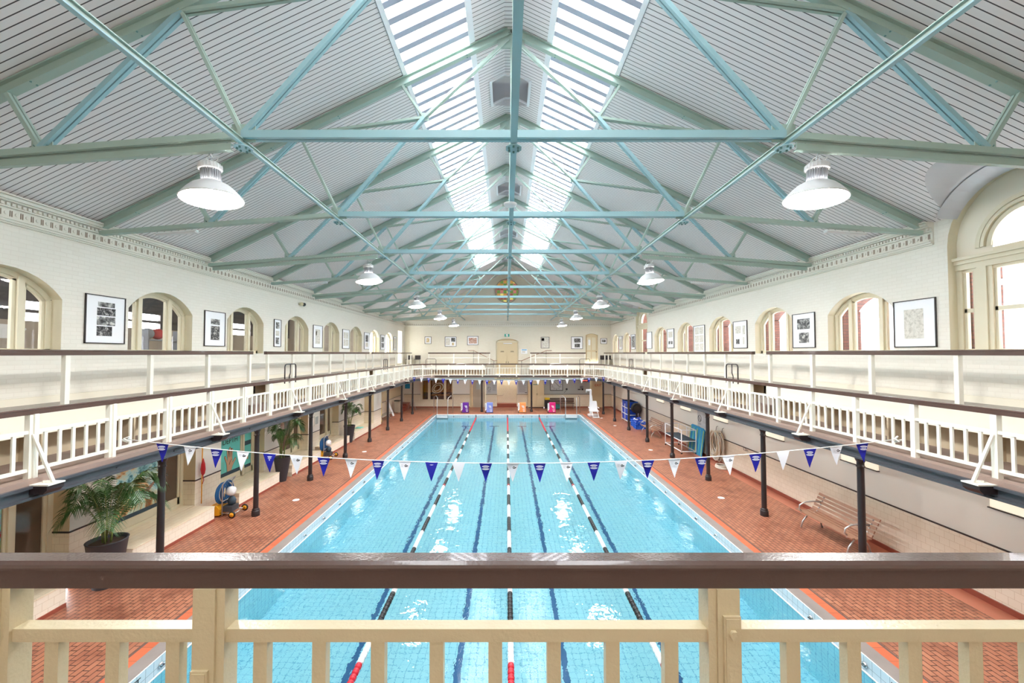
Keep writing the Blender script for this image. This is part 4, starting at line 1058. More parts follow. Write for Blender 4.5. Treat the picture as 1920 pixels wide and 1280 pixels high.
# black hoop rails at the steps
def hoop(x, y, side, far=False):
    wh = {(-1, 0): 'nearest hoop on the left gallery', (-1, 1): 'farther hoop on the left gallery', (1, 0): 'nearest hoop on the right gallery', (1, 1): 'farther hoop on the right gallery'}
    r = T(empty('grab_rail', (x, y, 3.0)), 'thin black bent-tube grab rail by the tier steps, ' + wh[(side, far)], 'grab rail', 'black hoop grab rails by the steps')
    ax = Vector((0, 1, 0)); w = .35
    def hp(a, b_, z0, z1): 
        pts = [(x, y - w, z0), (x, y - w, z1 - .08), (x, y - w + .03, z1 - .02), (x, y - w + .09, z1), (x, y + w - .09, z1), (x, y + w - .03, z1 - .02), (x, y + w, z1 - .08), (x, y + w, z0)]
        return pts
    b = MB(); b.tube(hp(0, 0, 3.86, 4.50), .02, M['dark'], 8); b.build('hoop', r)
    b = MB(); b.tube([(x, y, 4.50), (x, y, 4.2), (x - side * .0, y - .06, 4.10), (x, y - .06, 3.86)], .018, M['dark'], 8); b.build('middle_bar', r)
for s in (-1, 1): hoop(CX + s * (RX + .03), 13.95 if s < 0 else 13.75, s, 0); hoop(CX + s * (RX + .03), 24.9, s, 1)
for s, side in ((-1, 'left'), (1, 'right')):
    x, y = CX + s * 6.35, 33.72; r = T(empty('grab_rail', (x, y, 3.0)), 'thin black grab rail above the far %s corner of the balustrade' % side, 'grab rail', 'black hoop grab rails by the steps')
    b = MB(); b.tube([(x - .42, y, 3.2), (x - .42, y, 4.32), (x - .34, y, 4.4), (x + .34, y, 4.4), (x + .42, y, 4.32), (x + .42, y, 3.2)], .02, M['dark'], 8); b.build('hoop', r)

# ------------------------------------------------------------------ iron columns
def make_column():
    r = empty('iron_column')
    b = MB(); b.lathe([(.115, 0), (.115, .15), (.105, .165), (.095, .17), (.105, .19), (.085, .215), (.075, .23)], (0, 0, 0), M['dark'], 12); b.build('base', r)
    b = MB(); b.lathe([(.072, .22), (.066, 2.4)], (0, 0, 0), M['dark'], 20); b.build('shaft', r)
    b = MB(); b.lathe([(.066, 2.38), (.082, 2.39), (.082, 2.41), (.07, 2.42), (.07, 2.50), (.085, 2.52), (.10, 2.56), (.12, 2.60)], (0, 0, 0), M['dark'], 16)
    b.box(-.13, .13, -.13, .13, 2.60, 2.64, M['dark']); b.build('capital', r)
    b = MB()
    for sgn in (-1, 1):
        pts = [(0, sgn * .06, 2.45), (0, sgn * .12, 2.56), (0, sgn * .26, 2.63), (0, sgn * .30, 2.66), (0, sgn * .06, 2.66)]
        b.prism([(p[0] - .02, p[1], p[2]) for p in pts], (.04, 0, 0), M['dark'])
    b.build('scroll_bracket', r); return r
proto = make_column(); first = True
for s, side in ((-1, 'left'), (1, 'right')):
    for i in range(8):
        y = 9.0 + 3.4 * i
        o = proto if first else copy_tree(proto); first = False; o.location = (CX + s * 7.64, y, 0)
        T(o, 'slender dark brown iron column under the %s gallery, %s from the viewer' % (side, NTH[i]), 'column', 'dark iron columns under the gallery')
for x, side in ((-2.07, 'left'), (2.07, 'right')):
    o = copy_tree(proto); o.location = (x, 34.1, 0)
    T(o, 'dark brown iron column at the far end, %s of the tiled shower recess' % side, 'column', 'dark iron columns under the gallery')

# ------------------------------------------------------------------ bunting
def bunting(label, Y, xa, xb, za, zm, pitch, xc, n, first_blue, knots=True, textual=True):
    r = T(empty('flag_bunting', ((xa + xb) / 2, Y, zm)), label, 'bunting', 'flag lines strung across the pool')
    mid = (xa + xb) / 2; hw = (xb - xa) / 2
    z = lambda x: zm + (za - zm) * ((x - mid) / hw) ** 2
    b = MB(); b.tube([(xa + (xb - xa) * k / 40, Y, z(xa + (xb - xa) * k / 40)) for k in range(41)], .0085, M['rope'], 5); b.build('line', r)
    for k in range(n):
        x = xc + (k - (n - 1) / 2) * pitch; zz = z(x); blue = (k % 2 == 0) == first_blue
        sl = 2 * (za - zm) * (x - mid) / hw / hw; m = M['blue'] if blue else M['flagwhite']; rnd = random.uniform(-.03, .03)
        b = MB(); w = .12; H = .355; rows = 5
        vs = []; fs = []
        for i in range(rows + 1):                            # slightly curved cloth
            t = i / rows; ww = w * (1 - t) + .003; dy = .02 * sin(t * 2.4 + k) + rnd * t
            vs += [(x - ww, Y + dy, zz - H * t - sl * ww), (x, Y + dy + .008 * (1 - t), zz - H * t), (x + ww, Y + dy, zz - H * t + sl * ww)]
        for i in range(rows): a = i * 3; fs += [(a, a + 1, a + 4, a + 3), (a + 1, a + 2, a + 5, a + 4)]
        b.add(vs, fs, m, True); f = b.build('pennant', r)
        b = MB(); yy = Y - .014
        if blue:                                             # white oval badge with a split lettering band
            for (z0, rx, rz) in ((zz - .085, .072, .043),):
                N = 20
                for half in (1, -1):
                    top = [(x + rx * cos(pi * i / 10), yy, z0 + half * (.016 + (rz - .016) * sin(pi * i / 10))) for i in range(11)]
                    b.add(top + [(x, yy, z0 + half * .016)], [(i, i + 1, 11) for i in range(10)], M['flagwhite'])
            b.build('oval_badge', f)
            c = MB()
            for i in range(-5, 6):
                for h in (1, -1):
                    t = i / 5.8; e = .013 + .028 * sqrt(max(0, 1 - t * t)); c.box(x + t * .066 - .0016, x + t * .066 + .0016, yy - .001, yy, *sorted((zz - .085 + h * .020, zz - .085 + h * e * .93)), M['blue'])
            for i in range(-2, 3): c.box(x + i * .018 - .005, x + i * .018 + .005, yy - .001, yy, zz - .093, zz - .077, M['flagwhite'])
            c.build('badge_lettering', f)
        else:
            for i, (dx, dz, l) in enumerate(((-.045, -.055, .05), (-.045, -.075, .05), (-.045, -.095, .04))): b.box(x + dx - l / 2, x + dx + l / 2, yy, yy + .001, zz + dz - .002, zz + dz + .002, M['lampfin'])
            for pts in (((.0, -.06), (.03, -.055), (.045, -.07), (.02, -.075)), ((.02, -.085), (.06, -.07), (.07, -.085), (.03, -.1)), ((-.01, -.07), (.012, -.078), (.03, -.1), (.01, -.1))):
                b.add([(x + p[0], yy, zz + p[1]) for p in pts], [(0, 1, 2, 3)], M['black'])
            b.build('printed_emblem', f)
    if knots:
        for s, xx in ((-1, xa), (1, xb)):
            b = MB(); b.tube([(xx - s * .02, Y, za), (xx + .04, Y + .02, za + .05), (xx - .05, Y - .02, za + .02), (xx + .05, Y, za - .04), (xx - .02, Y + .02, za - .05), (xx + s * .12, Y, za - .01)], .018, M['rope'], 6)
            b.build('knot', r)
    return r
bunting('nearer string of blue and white triangular flags above the pool', 7.88, CX - 7.38, CX + 7.38, 3.22, 2.765, .517, .115, 27, True)
bunting('farther string of blue and white triangular flags before the far gallery', 29.0, CX - 7.38, CX + 7.38, 3.24, 2.95, .517, .155, 27, True, textual=False)

# ------------------------------------------------------------------ lane ropes
def lane_rope(x, label, start):
    r = T(empty('lane_rope', (x, 17, ZW)), label, 'lane rope', 'floating lane ropes')
    b = MB(); b.tube([(x, PN, ZW + .03), (x, PF, ZW + .03)], .008, M['rope'], 5); b.build('cable', r)
    segs = []; y = PN + .15; 
    segs.append((y, 6.9, 'floatred')); y = 6.9; k = 0
    while y < 26.6: segs.append((y, y + 1, 'floatwhite' if k % 2 == 0 else 'floatblack')); y += 1; k += 1
    segs.append((y, PF - .1, 'floatred'))
    for y0, y1, m in segs:
        b = MB(); n = max(1, int((y1 - y0) / .12)) if y0 < 17 else max(1, int((y1 - y0) / .25)); st = (y1 - y0) / n
        for i in range(n):
            c = y0 + st * i
            b.lathe([(.022, .0), (.052, st * .12), (.056, st * .3), (.03, st * .38), (.03, st * .46), (.056, st * .54), (.052, st * .74), (.022, st * .86)] if y0 < 17 else [(.03, 0), (.055, st * .1), (.055, st * .85), (.03, st * .98)], (x, c, ZW + .022), M[m], 12 if y0 < 17 else 8, 'y')
            if m == 'floatred' and i % 2 == 1: pass
        b.build({'floatred': 'red_floats', 'floatwhite': 'white_floats', 'floatblack': 'black_floats'}[m], r)
    b = MB(); b.lathe([(.06, 0), (.06, .06)], (x, 15.93, ZW + .022), M['floatred'], 10, 'y'); b.build('marker_float', r)
    b = MB(); b.lathe([(.03, 0), (.04, .05), (.03, .1)], (x, PF - .14, ZW + .05), M['black'], 8, 'y'); b.box(x - .03, x + .03, PF - .06, PF - .005, -.22, .0, M['black']); b.build('tensioner', r)
lane_rope(CX - 2.53, 'floating lane rope on the left, black and white with red ends', 0)
lane_rope(CX - .03, 'floating lane rope down the middle of the pool, black and white with red ends', 0)
lane_rope(CX + 2.48, 'floating lane rope on the right, black and white with red ends', 0)

# ------------------------------------------------------------------ pool edge fittings
for s, side in ((-1, 'left'), (1, 'right')):
    x = CX + s * (PW - .035)
    r = T(empty('edge_pipe', (x, 17, ZW)), 'thin white pipe along the waterline on the %s pool wall' % side, 'pipe')
    b = MB(); b.tube([(x, PN + .2, ZW + .045), (x, PF - .9, ZW + .045)], .016, M['white'], 8); b.build('pipe', r)
hp = empty('rope_hook'); b = MB(); b.lathe([(.045, 0), (.052, .012), (.03, .03), (.001, .035)], (0, 0, 0), M['chrome'], 16, 'x'); b.build('cup', hp)
b = MB(); b.tube([(.02, -.03, 0), (.05, -.03, 0), (.06, 0, .01), (.05, .03, 0), (.02, .03, 0)], .007, M['dark'], 6); b.build('eye', hp)
first = True
for s, side in ((-1, 'left'), (1, 'right')):
    for i in range(23):
        y = 5.55 + 1.17 * i; o = hp if first else copy_tree(hp); first = False
        o.location = (CX + s * (PW - .0), y, -.15); o.rotation_euler = (0, 0, 0 if s < 0 else pi)
        T(o, 'small steel rope eye in the %s white pool rim, one of an identical row' % side, 'rope hook', 'steel rope eyes along the %s pool rim' % side)
for i, x in enumerate([-4.3, -3.1, -1.9, -1.2, 1.2, 1.9, 3.1]):
    o = copy_tree(hp); o.location = (CX + x, PF, -.15); o.rotation_euler = (0, 0, -pi / 2)
    T(o, 'small steel rope eye in the far end wall of the pool', 'rope hook', 'steel rope eyes along the far pool rim')
t = text("7'  5", .15, (CX + PW - .004, 6.15, -.12), FACE['left'], M['black'], None, 'depth_marking'); T(t, "black 7' 5 depth marking on the white rim at the near right", 'marking')
t = text('7 FEET', .15, (CX - PW + .004, 6.15, -.12), FACE['right'], M['black'], None, 'depth_marking'); T(t, 'black FEET depth marking on the white rim at the near left', 'marking')
hp = empty('deck_disc'); b = MB(); b.lathe([(.11, 0), (.105, .006), (.001, .008)], (0, 0, 0), M['white'], 24); b.build('cover', hp); first = True
dk = [((1348, 930), 'right deck, closest of the four'), ((1218, 842), 'right deck, second closest'), ((1152, 797), 'right deck, third closest'), ((1127, 783), 'right deck, farthest'), ((559, 934), 'left deck, closest of the two'), ((685, 845), 'left deck, farther one')]
for (u, v), wh in dk:
    yy = 4.87 * 765 / (v - 662); o = hp if first else copy_tree(hp); first = False; o.location = ((u - 950) / 765 * yy, yy, .0)
    T(o, 'small round white drain cover set in the %s' % wh, 'drain cover', 'round drain covers in the deck')

# ------------------------------------------------------------------ framed pictures
def picture(label, c, w_, h_, side, prints, mat_w=None, frame=None, group='framed pictures on the walls', thick=.02):
    """c: centre on the wall; side: -1 left wall, 1 right wall, 0 end wall; prints: (u0,u1,v0,v1,material) in 0..1 of the face"""
    r = T(empty('framed_picture', c), label, 'picture', group); fm = frame or M['blackframe']
    if side: O = Vector((-side, 0, 0)); A = Vector((0, -side, 0)) if side > 0 else Vector((0, 1, 0))
    else: O = Vector((0, -1, 0)); A = Vector((1, 0, 0))
    C0 = Vector(c); Zv = Vector((0, 0, 1))
    def slab(b, a0, a1, z0, z1, d0, d1, m):
        vs = [C0 + A * a + O * d + Zv * z for d in (d0, d1) for a, z in ((a0, z0), (a1, z0), (a1, z1), (a0, z1))]
        b.add(vs, [(0, 3, 2, 1), (4, 5, 6, 7), (0, 1, 5, 4), (1, 2, 6, 5), (2, 3, 7, 6), (3, 0, 4, 7)], m)
    W2, H2, t = w_ / 2, h_ / 2, thick
    b = MB(); slab(b, -W2, W2, H2 - t, H2, .005, .035, fm); slab(b, -W2, W2, -H2, -H2 + t, .005, .035, fm); slab(b, -W2, -W2 + t, -H2, H2, .005, .035, fm); slab(b, W2 - t, W2, -H2, H2, .005, .035, fm)
    b.build('frame', r)
    b = MB(); slab(b, -W2 + t, W2 - t, -H2 + t, H2 - t, .004, .018, mat_w or M['whitematt']); b.build('mount', r)
    for (u0, u1, v0, v1, m) in prints:
        b = MB(); slab(b, -W2 + w_ * u0, -W2 + w_ * u1, -H2 + h_ * v0, -H2 + h_ * v1, .018, .020, M[m]); b.build('print', r)
    return r
PYs = [9.38, 12.9, 16.42, 19.93, 23.42, 26.93, 30.37, 33.72]
SP = [.94, .92, .5, .98, 1.0, 1.02, 1.0, .98]
LP = [('four press photographs stacked in a column', [(.3, .72, .76, .86, 'photo_a'), (.28, .74, .58, .74, 'photo_b'), (.28, .74, .38, .56, 'photo_a'), (.28, .66, .16, .36, 'photo_b')]),
      ('one grey photograph over a dark patchwork collage', [(.3, .72, .62, .78, 'photo_a'), (.3, .72, .18, .58, 'photo_b')]),
      ('three small photographs in a narrow frame', [(.25, .75, .66, .9, 'photo_a'), (.25, .75, .40, .58, 'photo_c'), (.25, .75, .1, .34, 'photo_a')]),
      ('a pale yellowish document', [(.25, .75, .18, .82, 'photo_c'), (.28, .40, .55, .74, 'photo_y')]),
      ('a faint grid of four pale papers', [(.15, .48, .52, .85, 'photo_c'), (.52, .85, .52, .85, 'photo_c'), (.15, .48, .15, .48, 'photo_c'), (.52, .85, .15, .48, 'photo_c')]),
      ('a dark portrait photograph over text', [(.25, .75, .45, .85, 'photo_b'), (.25, .75, .15, .4, 'photo_c')]),
      ('two mid-grey prints', [(.2, .8, .52, .85, 'photo_a'), (.2, .8, .15, .46, 'photo_a')]),
      ('a single grey newspaper sheet', [(.12, .88, .1, .9, 'photo_c')])]
RP = [('one large beige document in a wide white mount', [(.26, .72, .18, .80, 'photo_c')]),
      ('a grey city photograph above a small building photograph', [(.22, .78, .54, .84, 'photo_a'), (.3, .74, .14, .44, 'photo_a')]),
      ('newspaper columns and a small portrait', [(.15, .55, .55, .82, 'photo_c'), (.68, .85, .5, .82, 'photo_c'), (.2, .45, .16, .34, 'photo_b'), (.68, .8, .15, .4, 'photo_c')]),
      ('six faint cream papers, hanging lower than its neighbours', [(.12 + .4 * i, .48 + .4 * i, .08 + .3 * j, .34 + .3 * j, 'photo_c') for i in (0, 1) for j in (0, 1, 2)]),
      ('text above four small dark photographs', [(.2, .8, .55, .85, 'photo_c'), (.2, .46, .2, .36, 'photo_b'), (.54, .8, .2, .36, 'photo_b')]),
      ('a blank-looking white poster', [(.15, .85, .12, .88, 'whitematt')]),
      ('a tall grey newspaper page', [(.15, .85, .12, .88, 'photo_a')]),
      ('a narrow pale print', [(.2, .8, .2, .8, 'photo_c')])]
for i, y in enumerate(PYs):
    picture('black-framed picture, left wall, ' + LP[i][0], (xl, y, 5.66 - (.02 if i < 2 else -.02)), SP[i], 1.10, -1, LP[i][1])
    z = 5.56 if i == 3 else 5.72 if i > 2 else 5.56 + .03 * i
    picture('black-framed picture, right wall, ' + RP[i][0], (xr, y + .05, z), 1.15 if i == 3 else .98, 1.34 if i == 3 else 1.10, 1, RP[i][1])
FPX = [(796.4, 808.7, 631, 644.5, 'small framed picture with a tiny sepia print, far left of the end wall', [(.25, .7, .2, .8, 'photo_y')]),
       (834, 855.7, 631, 649.6, 'framed picture with a text page and a dark photograph on the end wall', [(.08, .45, .15, .85, 'photo_c'), (.55, .9, .5, .88, 'photo_b'), (.62, .8, .12, .4, 'photo_y')]),
       (876, 896.8, 630, 646.8, 'framed picture with a rusty red-brown print left of the double door', [(.14, .86, .18, .82, 'photo_r')]),
       (1014, 1030, 631.5, 652.8, 'grey framed newspaper page right of the double door', [(.02, .98, .02, .98, 'photo_c'), (.1, .4, .65, .9, 'photo_a')]),
       (1071, 1092.6, 631, 654, 'framed picture with two dark photographs, left of the panelled door', [(.25, .8, .52, .86, 'photo_b'), (.3, .75, .12, .42, 'photo_b')]),
       (1126, 1138, 634, 644.5, 'small landscape picture right of the panelled door', [(.2, .8, .3, .75, 'photo_b')])]
for u0, u1, v0, v1, lab, pr_ in FPX:
    picture(lab, ((X(u0) + X(u1)) / 2, YF, (Z(v0) + Z(v1)) / 2), X(u1) - X(u0), Z(v0) - Z(v1), 0, pr_, thick=.035)

def board(name, label, cat, x0, x1, z0, z1, y, m, th=.03, group=None):
    b = MB(); b.box(x0, x1, y - th, y, z0, z1, M[m]); return T(b.build(name, org=((x0 + x1) / 2, y, (z0 + z1) / 2)), label, cat, group)
o = empty('exit_sign', (X(950.5), YF, Z(628.5))); T(o, 'green and white running-figure exit sign above the double door', 'sign')
b = MB(); b.box(X(946), X(955), YF - .08, YF, Z(631), Z(626), M['exitgreen']); b.build('sign_box', o)
b = MB(); c = X(950.5); yy = YF - .082; z = Z(628.5)
b.box(c - .09, c + .09, yy, yy + .002, z - .10, z + .10, M['whitematt']); b.box(c - .02, c + .03, yy - .002, yy, z - .03, z + .05, M['exitgreen']); b.box(c - .05, c - .01, yy - .002, yy, z - .09, z - .03, M['exitgreen']); b.build('running_figure', o)
o = board('notice_board', 'small white-and-blue notice on the end wall right of the double door', 'notice', X(977), X(988.6), Z(663), Z(654), YF, 'whitematt')
b = MB(); b.box(X(978), X(987.6), YF - .033, YF - .03, Z(656.5), Z(655), M['boardblue']); b.box(X(979), X(985), YF - .033, YF - .03, Z(661), Z(658), M['photo_c']); b.build('printed_text', o)

# ------------------------------------------------------------------ posters on the lower left windows
def flat_left(b, x, y0, y1, z0, z1, m, t=.004): b.box(x, x + t, y0, y1, z0, z1, M[m])
x = RB - .008
WIX = {round(p, 1): i for i, (p, q) in enumerate(LW)}
a, c, mid = PO[WIX[9.6]]
r = T(empty('window_mural', (x, a, .8)), 'large misty seaside mural on the lower left wall behind the nearest palm', 'mural')
b = MB(); flat_left(b, x, a + .17, mid - .11, .82, 2.55, 'mural'); b.build('printed_panel', r)
b = MB(); flat_left(b, x + .003, a + .17, mid - .11, .72, .82, 'navy'); b.build('grey_border', r)
b = MB(); b.prism([(x + .005, mid - .75, 1.16), (x + .005, mid - .2, 1.45), (x + .005, mid - .22, 1.36), (x + .005, mid - .5, 1.13)], (.002, 0, 0), M['timber']); b.build('painted_boat', r)
a, c, mid = PO[WIX[6.1]]
r = T(empty('window_mural', (x, a, .8)), 'colourful cut-off mural at the far left edge of the picture, lower wall', 'mural')
b = MB(); flat_left(b, x, a + .17, mid - .11, .75, 2.55, 'mural2'); b.build('printed_panel', r)

a, c, mid = PO[WIX[13.1]]
r = T(empty('poster', (x, a, .8)), 'turquoise DEPTH poster with a raised open hand, lower left wall', 'poster')
b = MB(); flat_left(b, x, a + .05, mid - .11, .84, 2.6, 'teal'); b.build('poster_sheet', r)
b = MB(); flat_left(b, x + .003, a + .05, mid - .11, .72, .84, 'navy'); b.build('grey_border', r)
b = MB(); flat_left(b, x + .003, a + .05, a + .75, .84, 1.22, 'boardteal'); b.build('painted_water', r)
text('DEPTH', .25, (x + .01, 14.12, 1.86), FACE['right'], M['black'], r, 'poster_lettering', .001)
def hand_outline(cy_, z0, s_, grow=0):
    def fin(bx, bz, ang, L, w): 
        d = Vector((sin(ang), cos(ang))); n = Vector((d.y, -d.x)); P0 = Vector((bx, bz)); w2 = w / 2 + grow; L2 = L + grow; pts = []
        pts.append(P0 - n * w2)
        for k in range(5): t = pi * k / 4; pts.append(P0 + d * (L2 - w2 + w2 * sin(t)) - n * w2 * cos(t))
        pts.append(P0 + n * w2); return pts
    out = [(-.16 - grow, -.55), (-.20 - grow, -.12)]
    for f in ((-.20, .02, -.45, .34, .085), (-.10, .20, -.16, .40, .09), (.02, .23, .0, .46, .095), (.13, .20, .13, .40, .09)): out += [tuple(p) for p in fin(*f)]
    out += [(.21 + grow, .02)] + [tuple(p) for p in fin(.24, -.14, .75, .30, .10)] + [(.20 + grow, -.28), (.14 + grow, -.55)]
    return [(cy_ + p[0] * s_, z0 + p[1] * s_) for p in out]
for nm, m, g_, dx in (('hand_outline', 'black', .018, .006), ('painted_hand', 'skin', 0, .009)):
    b = MB(); pts = hand_outline(14.10, 1.16, .70, g_); b.prism([(x + dx, p[0], max(.845, p[1])) for p in pts], (.002, 0, 0), M[m]); b.build(nm, r)
b = MB(); b.tube([(x + .012, 14.08, 1.06), (x + .012, 14.12, 1.16), (x + .012, 14.20, 1.22)], .007, M['black'], 4); b.build('palm_crease', r)
r = T(empty('poster', (x, mid, .9)), 'two small turquoise safety posters in the narrow pane right of the DEPTH poster', 'poster')
b = MB(); flat_left(b, x, mid + .11, c - .17, 1.68, 2.5, 'teal'); flat_left(b, x, mid + .11, c - .17, .82, 1.52, 'teal'); flat_left(b, x, mid + .11, c - .17, .72, .82, 'navy'); flat_left(b, x, mid + .11, c - .17, 1.52, 1.68, 'navy'); b.build('poster_sheet', r)
yc = (mid + c) / 2 - .03; text('BE SAFE', .085, (x + .01, yc, 1.98), FACE['right'], M['black'], r, 'poster_lettering', .001)
b = MB(); flat_left(b, x + .006, yc - .04, yc + .04, 2.2, 2.36, 'skin'); flat_left(b, x + .006, yc - .04, yc + .04, 1.0, 1.2, 'skin'); b.build('painted_figures', r)
a, c, mid = PO[WIX[16.5]]
r = T(empty('poster', (x, mid, .9)), 'pink and grey poster in a lower left window behind the middle palm', 'poster')
b = MB(); flat_left(b, x, a + .17, mid - .6, 1.5, 2.6, 'pinkposter'); b.build('poster_sheet', r)

# ------------------------------------------------------------------ palms in tall planters
def frond(b, base, yaw, L, rise, droop, m):
    pts = []; n = 12
    d = Vector((cos(yaw), sin(yaw), 0))
    for k in range(n + 1):
        t = k / n; pts.append(Vector(base) + d * (L * (t ** 1.15) * .8) + Vector((0, 0, rise * sin(min(1, t * 1.05) * pi * .62) - droop * t ** 3)))
    b.tube(pts, .008, M['stem'], 4, r1=.002)
    sd = Vector((-d.y, d.x, 0))
    for k in range(32):
        t = .22 + .78 * k / 31; f = t * n; i = min(n - 1, int(f)); p = pts[i].lerp(pts[i + 1], f - i); tg = (pts[min(n, i + 1)] - pts[i]).normalized()
        ll = L * .36 * (sin(pi * min(1, (t - .2) * 1.1)) * .8 + .25)
        for e in (-1, 1):
            dr = (sd * e * .8 + tg * .75 + Vector((0, 0, -.05 + random.uniform(-.1, .1)))).normalized(); q1 = p + dr * ll * .5 + Vector((0, 0, .01)); q2 = p + dr * ll + Vector((0, 0, -ll * .35))
            w = tg * .014
            b.add([p - w * .5, p + w * .5, q1 + w, q1 - w, q2], [(0, 1, 2, 3), (3, 2, 4)], m)
def palm(label, x, y, ph, ptop, pbot, H, L, n, seed):
    random.seed(seed); r = T(empty('potted_palm', (x, y, 0)), label, 'potted palm', 'palms in charcoal planters')
    b = MB(); b.lathe([(pbot, 0), (ptop, ph - .02), (ptop + .01, ph), (ptop - .02, ph), (ptop - .035, ph - .08)], (x, y, 0), M['pot'], 32, cap=False); b.lathe([(pbot, 0), (.001, .001)], (x, y, 0), M['pot'], 32, cap=False); b.build('planter', r)
    b = MB(); b.lathe([(.001, .0), (ptop - .04, -.005)], (x, y, ph - .06), M['soil'], 24, cap=False); b.build('soil', r)
    for k in range(5):
        b = MB(); t = k * 2.5; q = (x + .07 * cos(t), y + .07 * sin(t)); b.tube([(q[0], q[1], ph - .08), (q[0] + .03 * cos(t), q[1] + .03 * sin(t), ph + .30)], .016, M['stem'], 6, r1=.01); b.build('stem', r)
    for k in range(n):
        yaw = k * 2.4 + random.uniform(-.3, .3); t = random.random(); b = MB()
        frond(b, (x + .06 * cos(yaw), y + .06 * sin(yaw), ph + .1), yaw, L * (.75 + .4 * t) * (1 - .5 * max(0, -cos(yaw))), (H - ph) * (.55 + .55 * random.random()), L * (.10 + .25 * t), M['leaf']); b.build('frond', r)
palm('leafy potted palm in a charcoal planter at the lower left, closest to the viewer', -8.42, 8.72, .95, .34, .22, 2.25, 1.05, 17, 1)
palm('potted palm in a tapered charcoal planter in the middle of the left deck', -8.58, 15.72, .92, .30, .15, 2.2, .85, 14, 5)
palm('potted palm in a tapered charcoal planter, farthest of the three on the left deck', -8.62, 22.5, .92, .30, .15, 2.1, .75, 13, 9)

# ------------------------------------------------------------------ pool cleaner trolleys, mop, small left-side things
def trolley(label, x, y, seed):
    random.seed(seed); r = T(empty('pool_cleaner_trolley', (x, y, 0)), label, 'pool cleaner trolley', 'pool cleaning robots on trolleys')
    for dy in (-.30, .30):
        b = MB(); b.lathe([(.06, -.022), (.095, -.02), (.10, 0), (.095, .02), (.06, .022)], (x + .30, y + dy, .10), M['black'], 24, 'y'); w = b.build('wheel', r)
        b = MB(); b.lathe([(.001, -.026), (.065, -.026), (.065, .026), (.001, .026)], (x + .30, y + dy, .10), M['yellow'], 20, 'y'); b.build('hub', w)
    b = MB(); b.tube([(x + .30, y - .27, .10), (x + .30, y + .27, .10)], .014, M['chrome'], 6)
    for dy in (-.22, .22): b.tube([(x + .30, y + dy, .10), (x - .20, y + dy, .12)], .014, M['chrome'], 6)
    b.tube([(x - .05, y - .22, .04), (x - .05, y - .22, .95), (x + .05, y - .20, 1.08), (x + .05, y + .20, 1.08), (x - .05, y + .22, .95), (x - .05, y + .22, .04)], .018, M['alu'], 8)
    b.tube([(x - .05, y - .22, .45), (x - .05, y + .22, .45)], .014, M['alu'], 6); b.build('frame', r)
    b = MB(); b.prism([(x - .42, y - .26, .05), (x - .12, y - .26, .05), (x - .10, y - .26, .22), (x - .20, y - .26, .34), (x - .38, y - .26, .34), (x - .44, y - .26, .2)], (0, .42, 0), M['yellow']); b.build('robot_body', r)
    b = MB(); b.box(x - .1, x + .2, y - .16, y + .16, .13, .28, M['beam']); b.build('base_tray', r)
    b = MB()
    for k in range(9):
        rr = .30 + random.uniform(-.04, .04); oy = (k - 4) * .026; b.tube([(x - .13 + oy * .4, y + oy + rr * .85 * cos(2 * pi * q / 22), .66 + rr * sin(2 * pi * q / 22)) for q in range(22)], .017, M['hose'], 6, True)
    b.build('hose_coil', r)
    b = MB(); b.lathe([(.05, -.09), (.12, -.08), (.14, 0), (.12, .09), (.05, .10)], (x + .06, y, .70), M['white'], 18, 'x'); b.build('control_unit', r)
    b = MB(); b.lathe([(.02, 0), (.10, .03), (.12, .14), (.07, .24), (.02, .26)], (x + .07, y + .03, .28), M['navy'], 12); b.build('filter_bag', r)
trolley('nearest pool cleaner trolley on the left deck, blue hose and yellow-hubbed wheels', -8.42, 12.50, 3)
trolley('pool cleaner trolley with blue hose and amber body, farther along the left deck', -8.35, 19.1, 4)
r = T(empty('pole_mop', (-9.0, 12.2, .43)), 'red-headed pole mop on an orange handle leaning against the left wall', 'mop')
b = MB(); b.tube([(-9.03, 12.2, .43), (-9.03, 12.2, 2.2)], .014, M['yellow'], 6); b.build('handle', r)
b = MB(); b.lathe([(.012, 0), (.05, .06), (.065, .18), (.05, .34), (.02, .46), (.012, .5)], (-9.0, 12.2, 1.25), M['red'], 14); b.tube([(-9.0, 12.2, 1.25), (-8.99, 12.22, 1.1), (-9.01, 12.19, 1.0)], .01, M['red'], 5); b.build('mop_head', r)
b = MB(); b.box(XL0, XL0 + .05, 19.35, 19.75, 1.45, 1.9, M['greywall']); b.box(XL0 + .05, XL0 + .055, 19.4, 19.7, 1.5, 1.85, M['bluegrey']); T(b.build('wall_box', org=(XL0, 19.5, 1.6)), 'grey service box on the left wall between two lower windows', 'service box')
b = MB(); b.box(-8.95, -8.6, 24.2, 24.65, .432, .46, M['boardteal']); T(b.build('kickboard', org=(-8.8, 24.4, .43)), 'green foam board lying on the tiled seat on the left', 'foam board')
b = MB(); b.box(-9.15, -8.9, 28.9, 29.2, 0, 1.35, M['yellowsign']); b.box(-9.05, -9.0, 28.95, 29.15, 1.35, 1.5, M['yellowsign']); T(b.build('floor_sign', org=(-9, 29, 0)), 'tall yellow sign board standing by the left wall near the far end', 'sign')
b = MB(); b.add([(-9.30, 31.7, 1.25), (-9.30, 32.1, 1.25), (-8.78, 32.1, 0), (-8.78, 31.7, 0), (-9.34, 31.7, 1.22), (-9.34, 32.1, 1.22), (-8.82, 32.1, 0), (-8.82, 31.7, 0)], [(0, 1, 2, 3), (4, 7, 6, 5), (0, 4, 5, 1), (1, 5, 6, 2), (2, 6, 7, 3), (3, 7, 4, 0)], M['white']); T(b.build('backboard', org=(-9, 31.9, 0)), 'white board leaning against the far left wall', 'board')
r = T(empty('rubbish_bin', (-8.95, 33.6, 0)), 'grey upright bin with a dark top in the far left corner', 'bin')
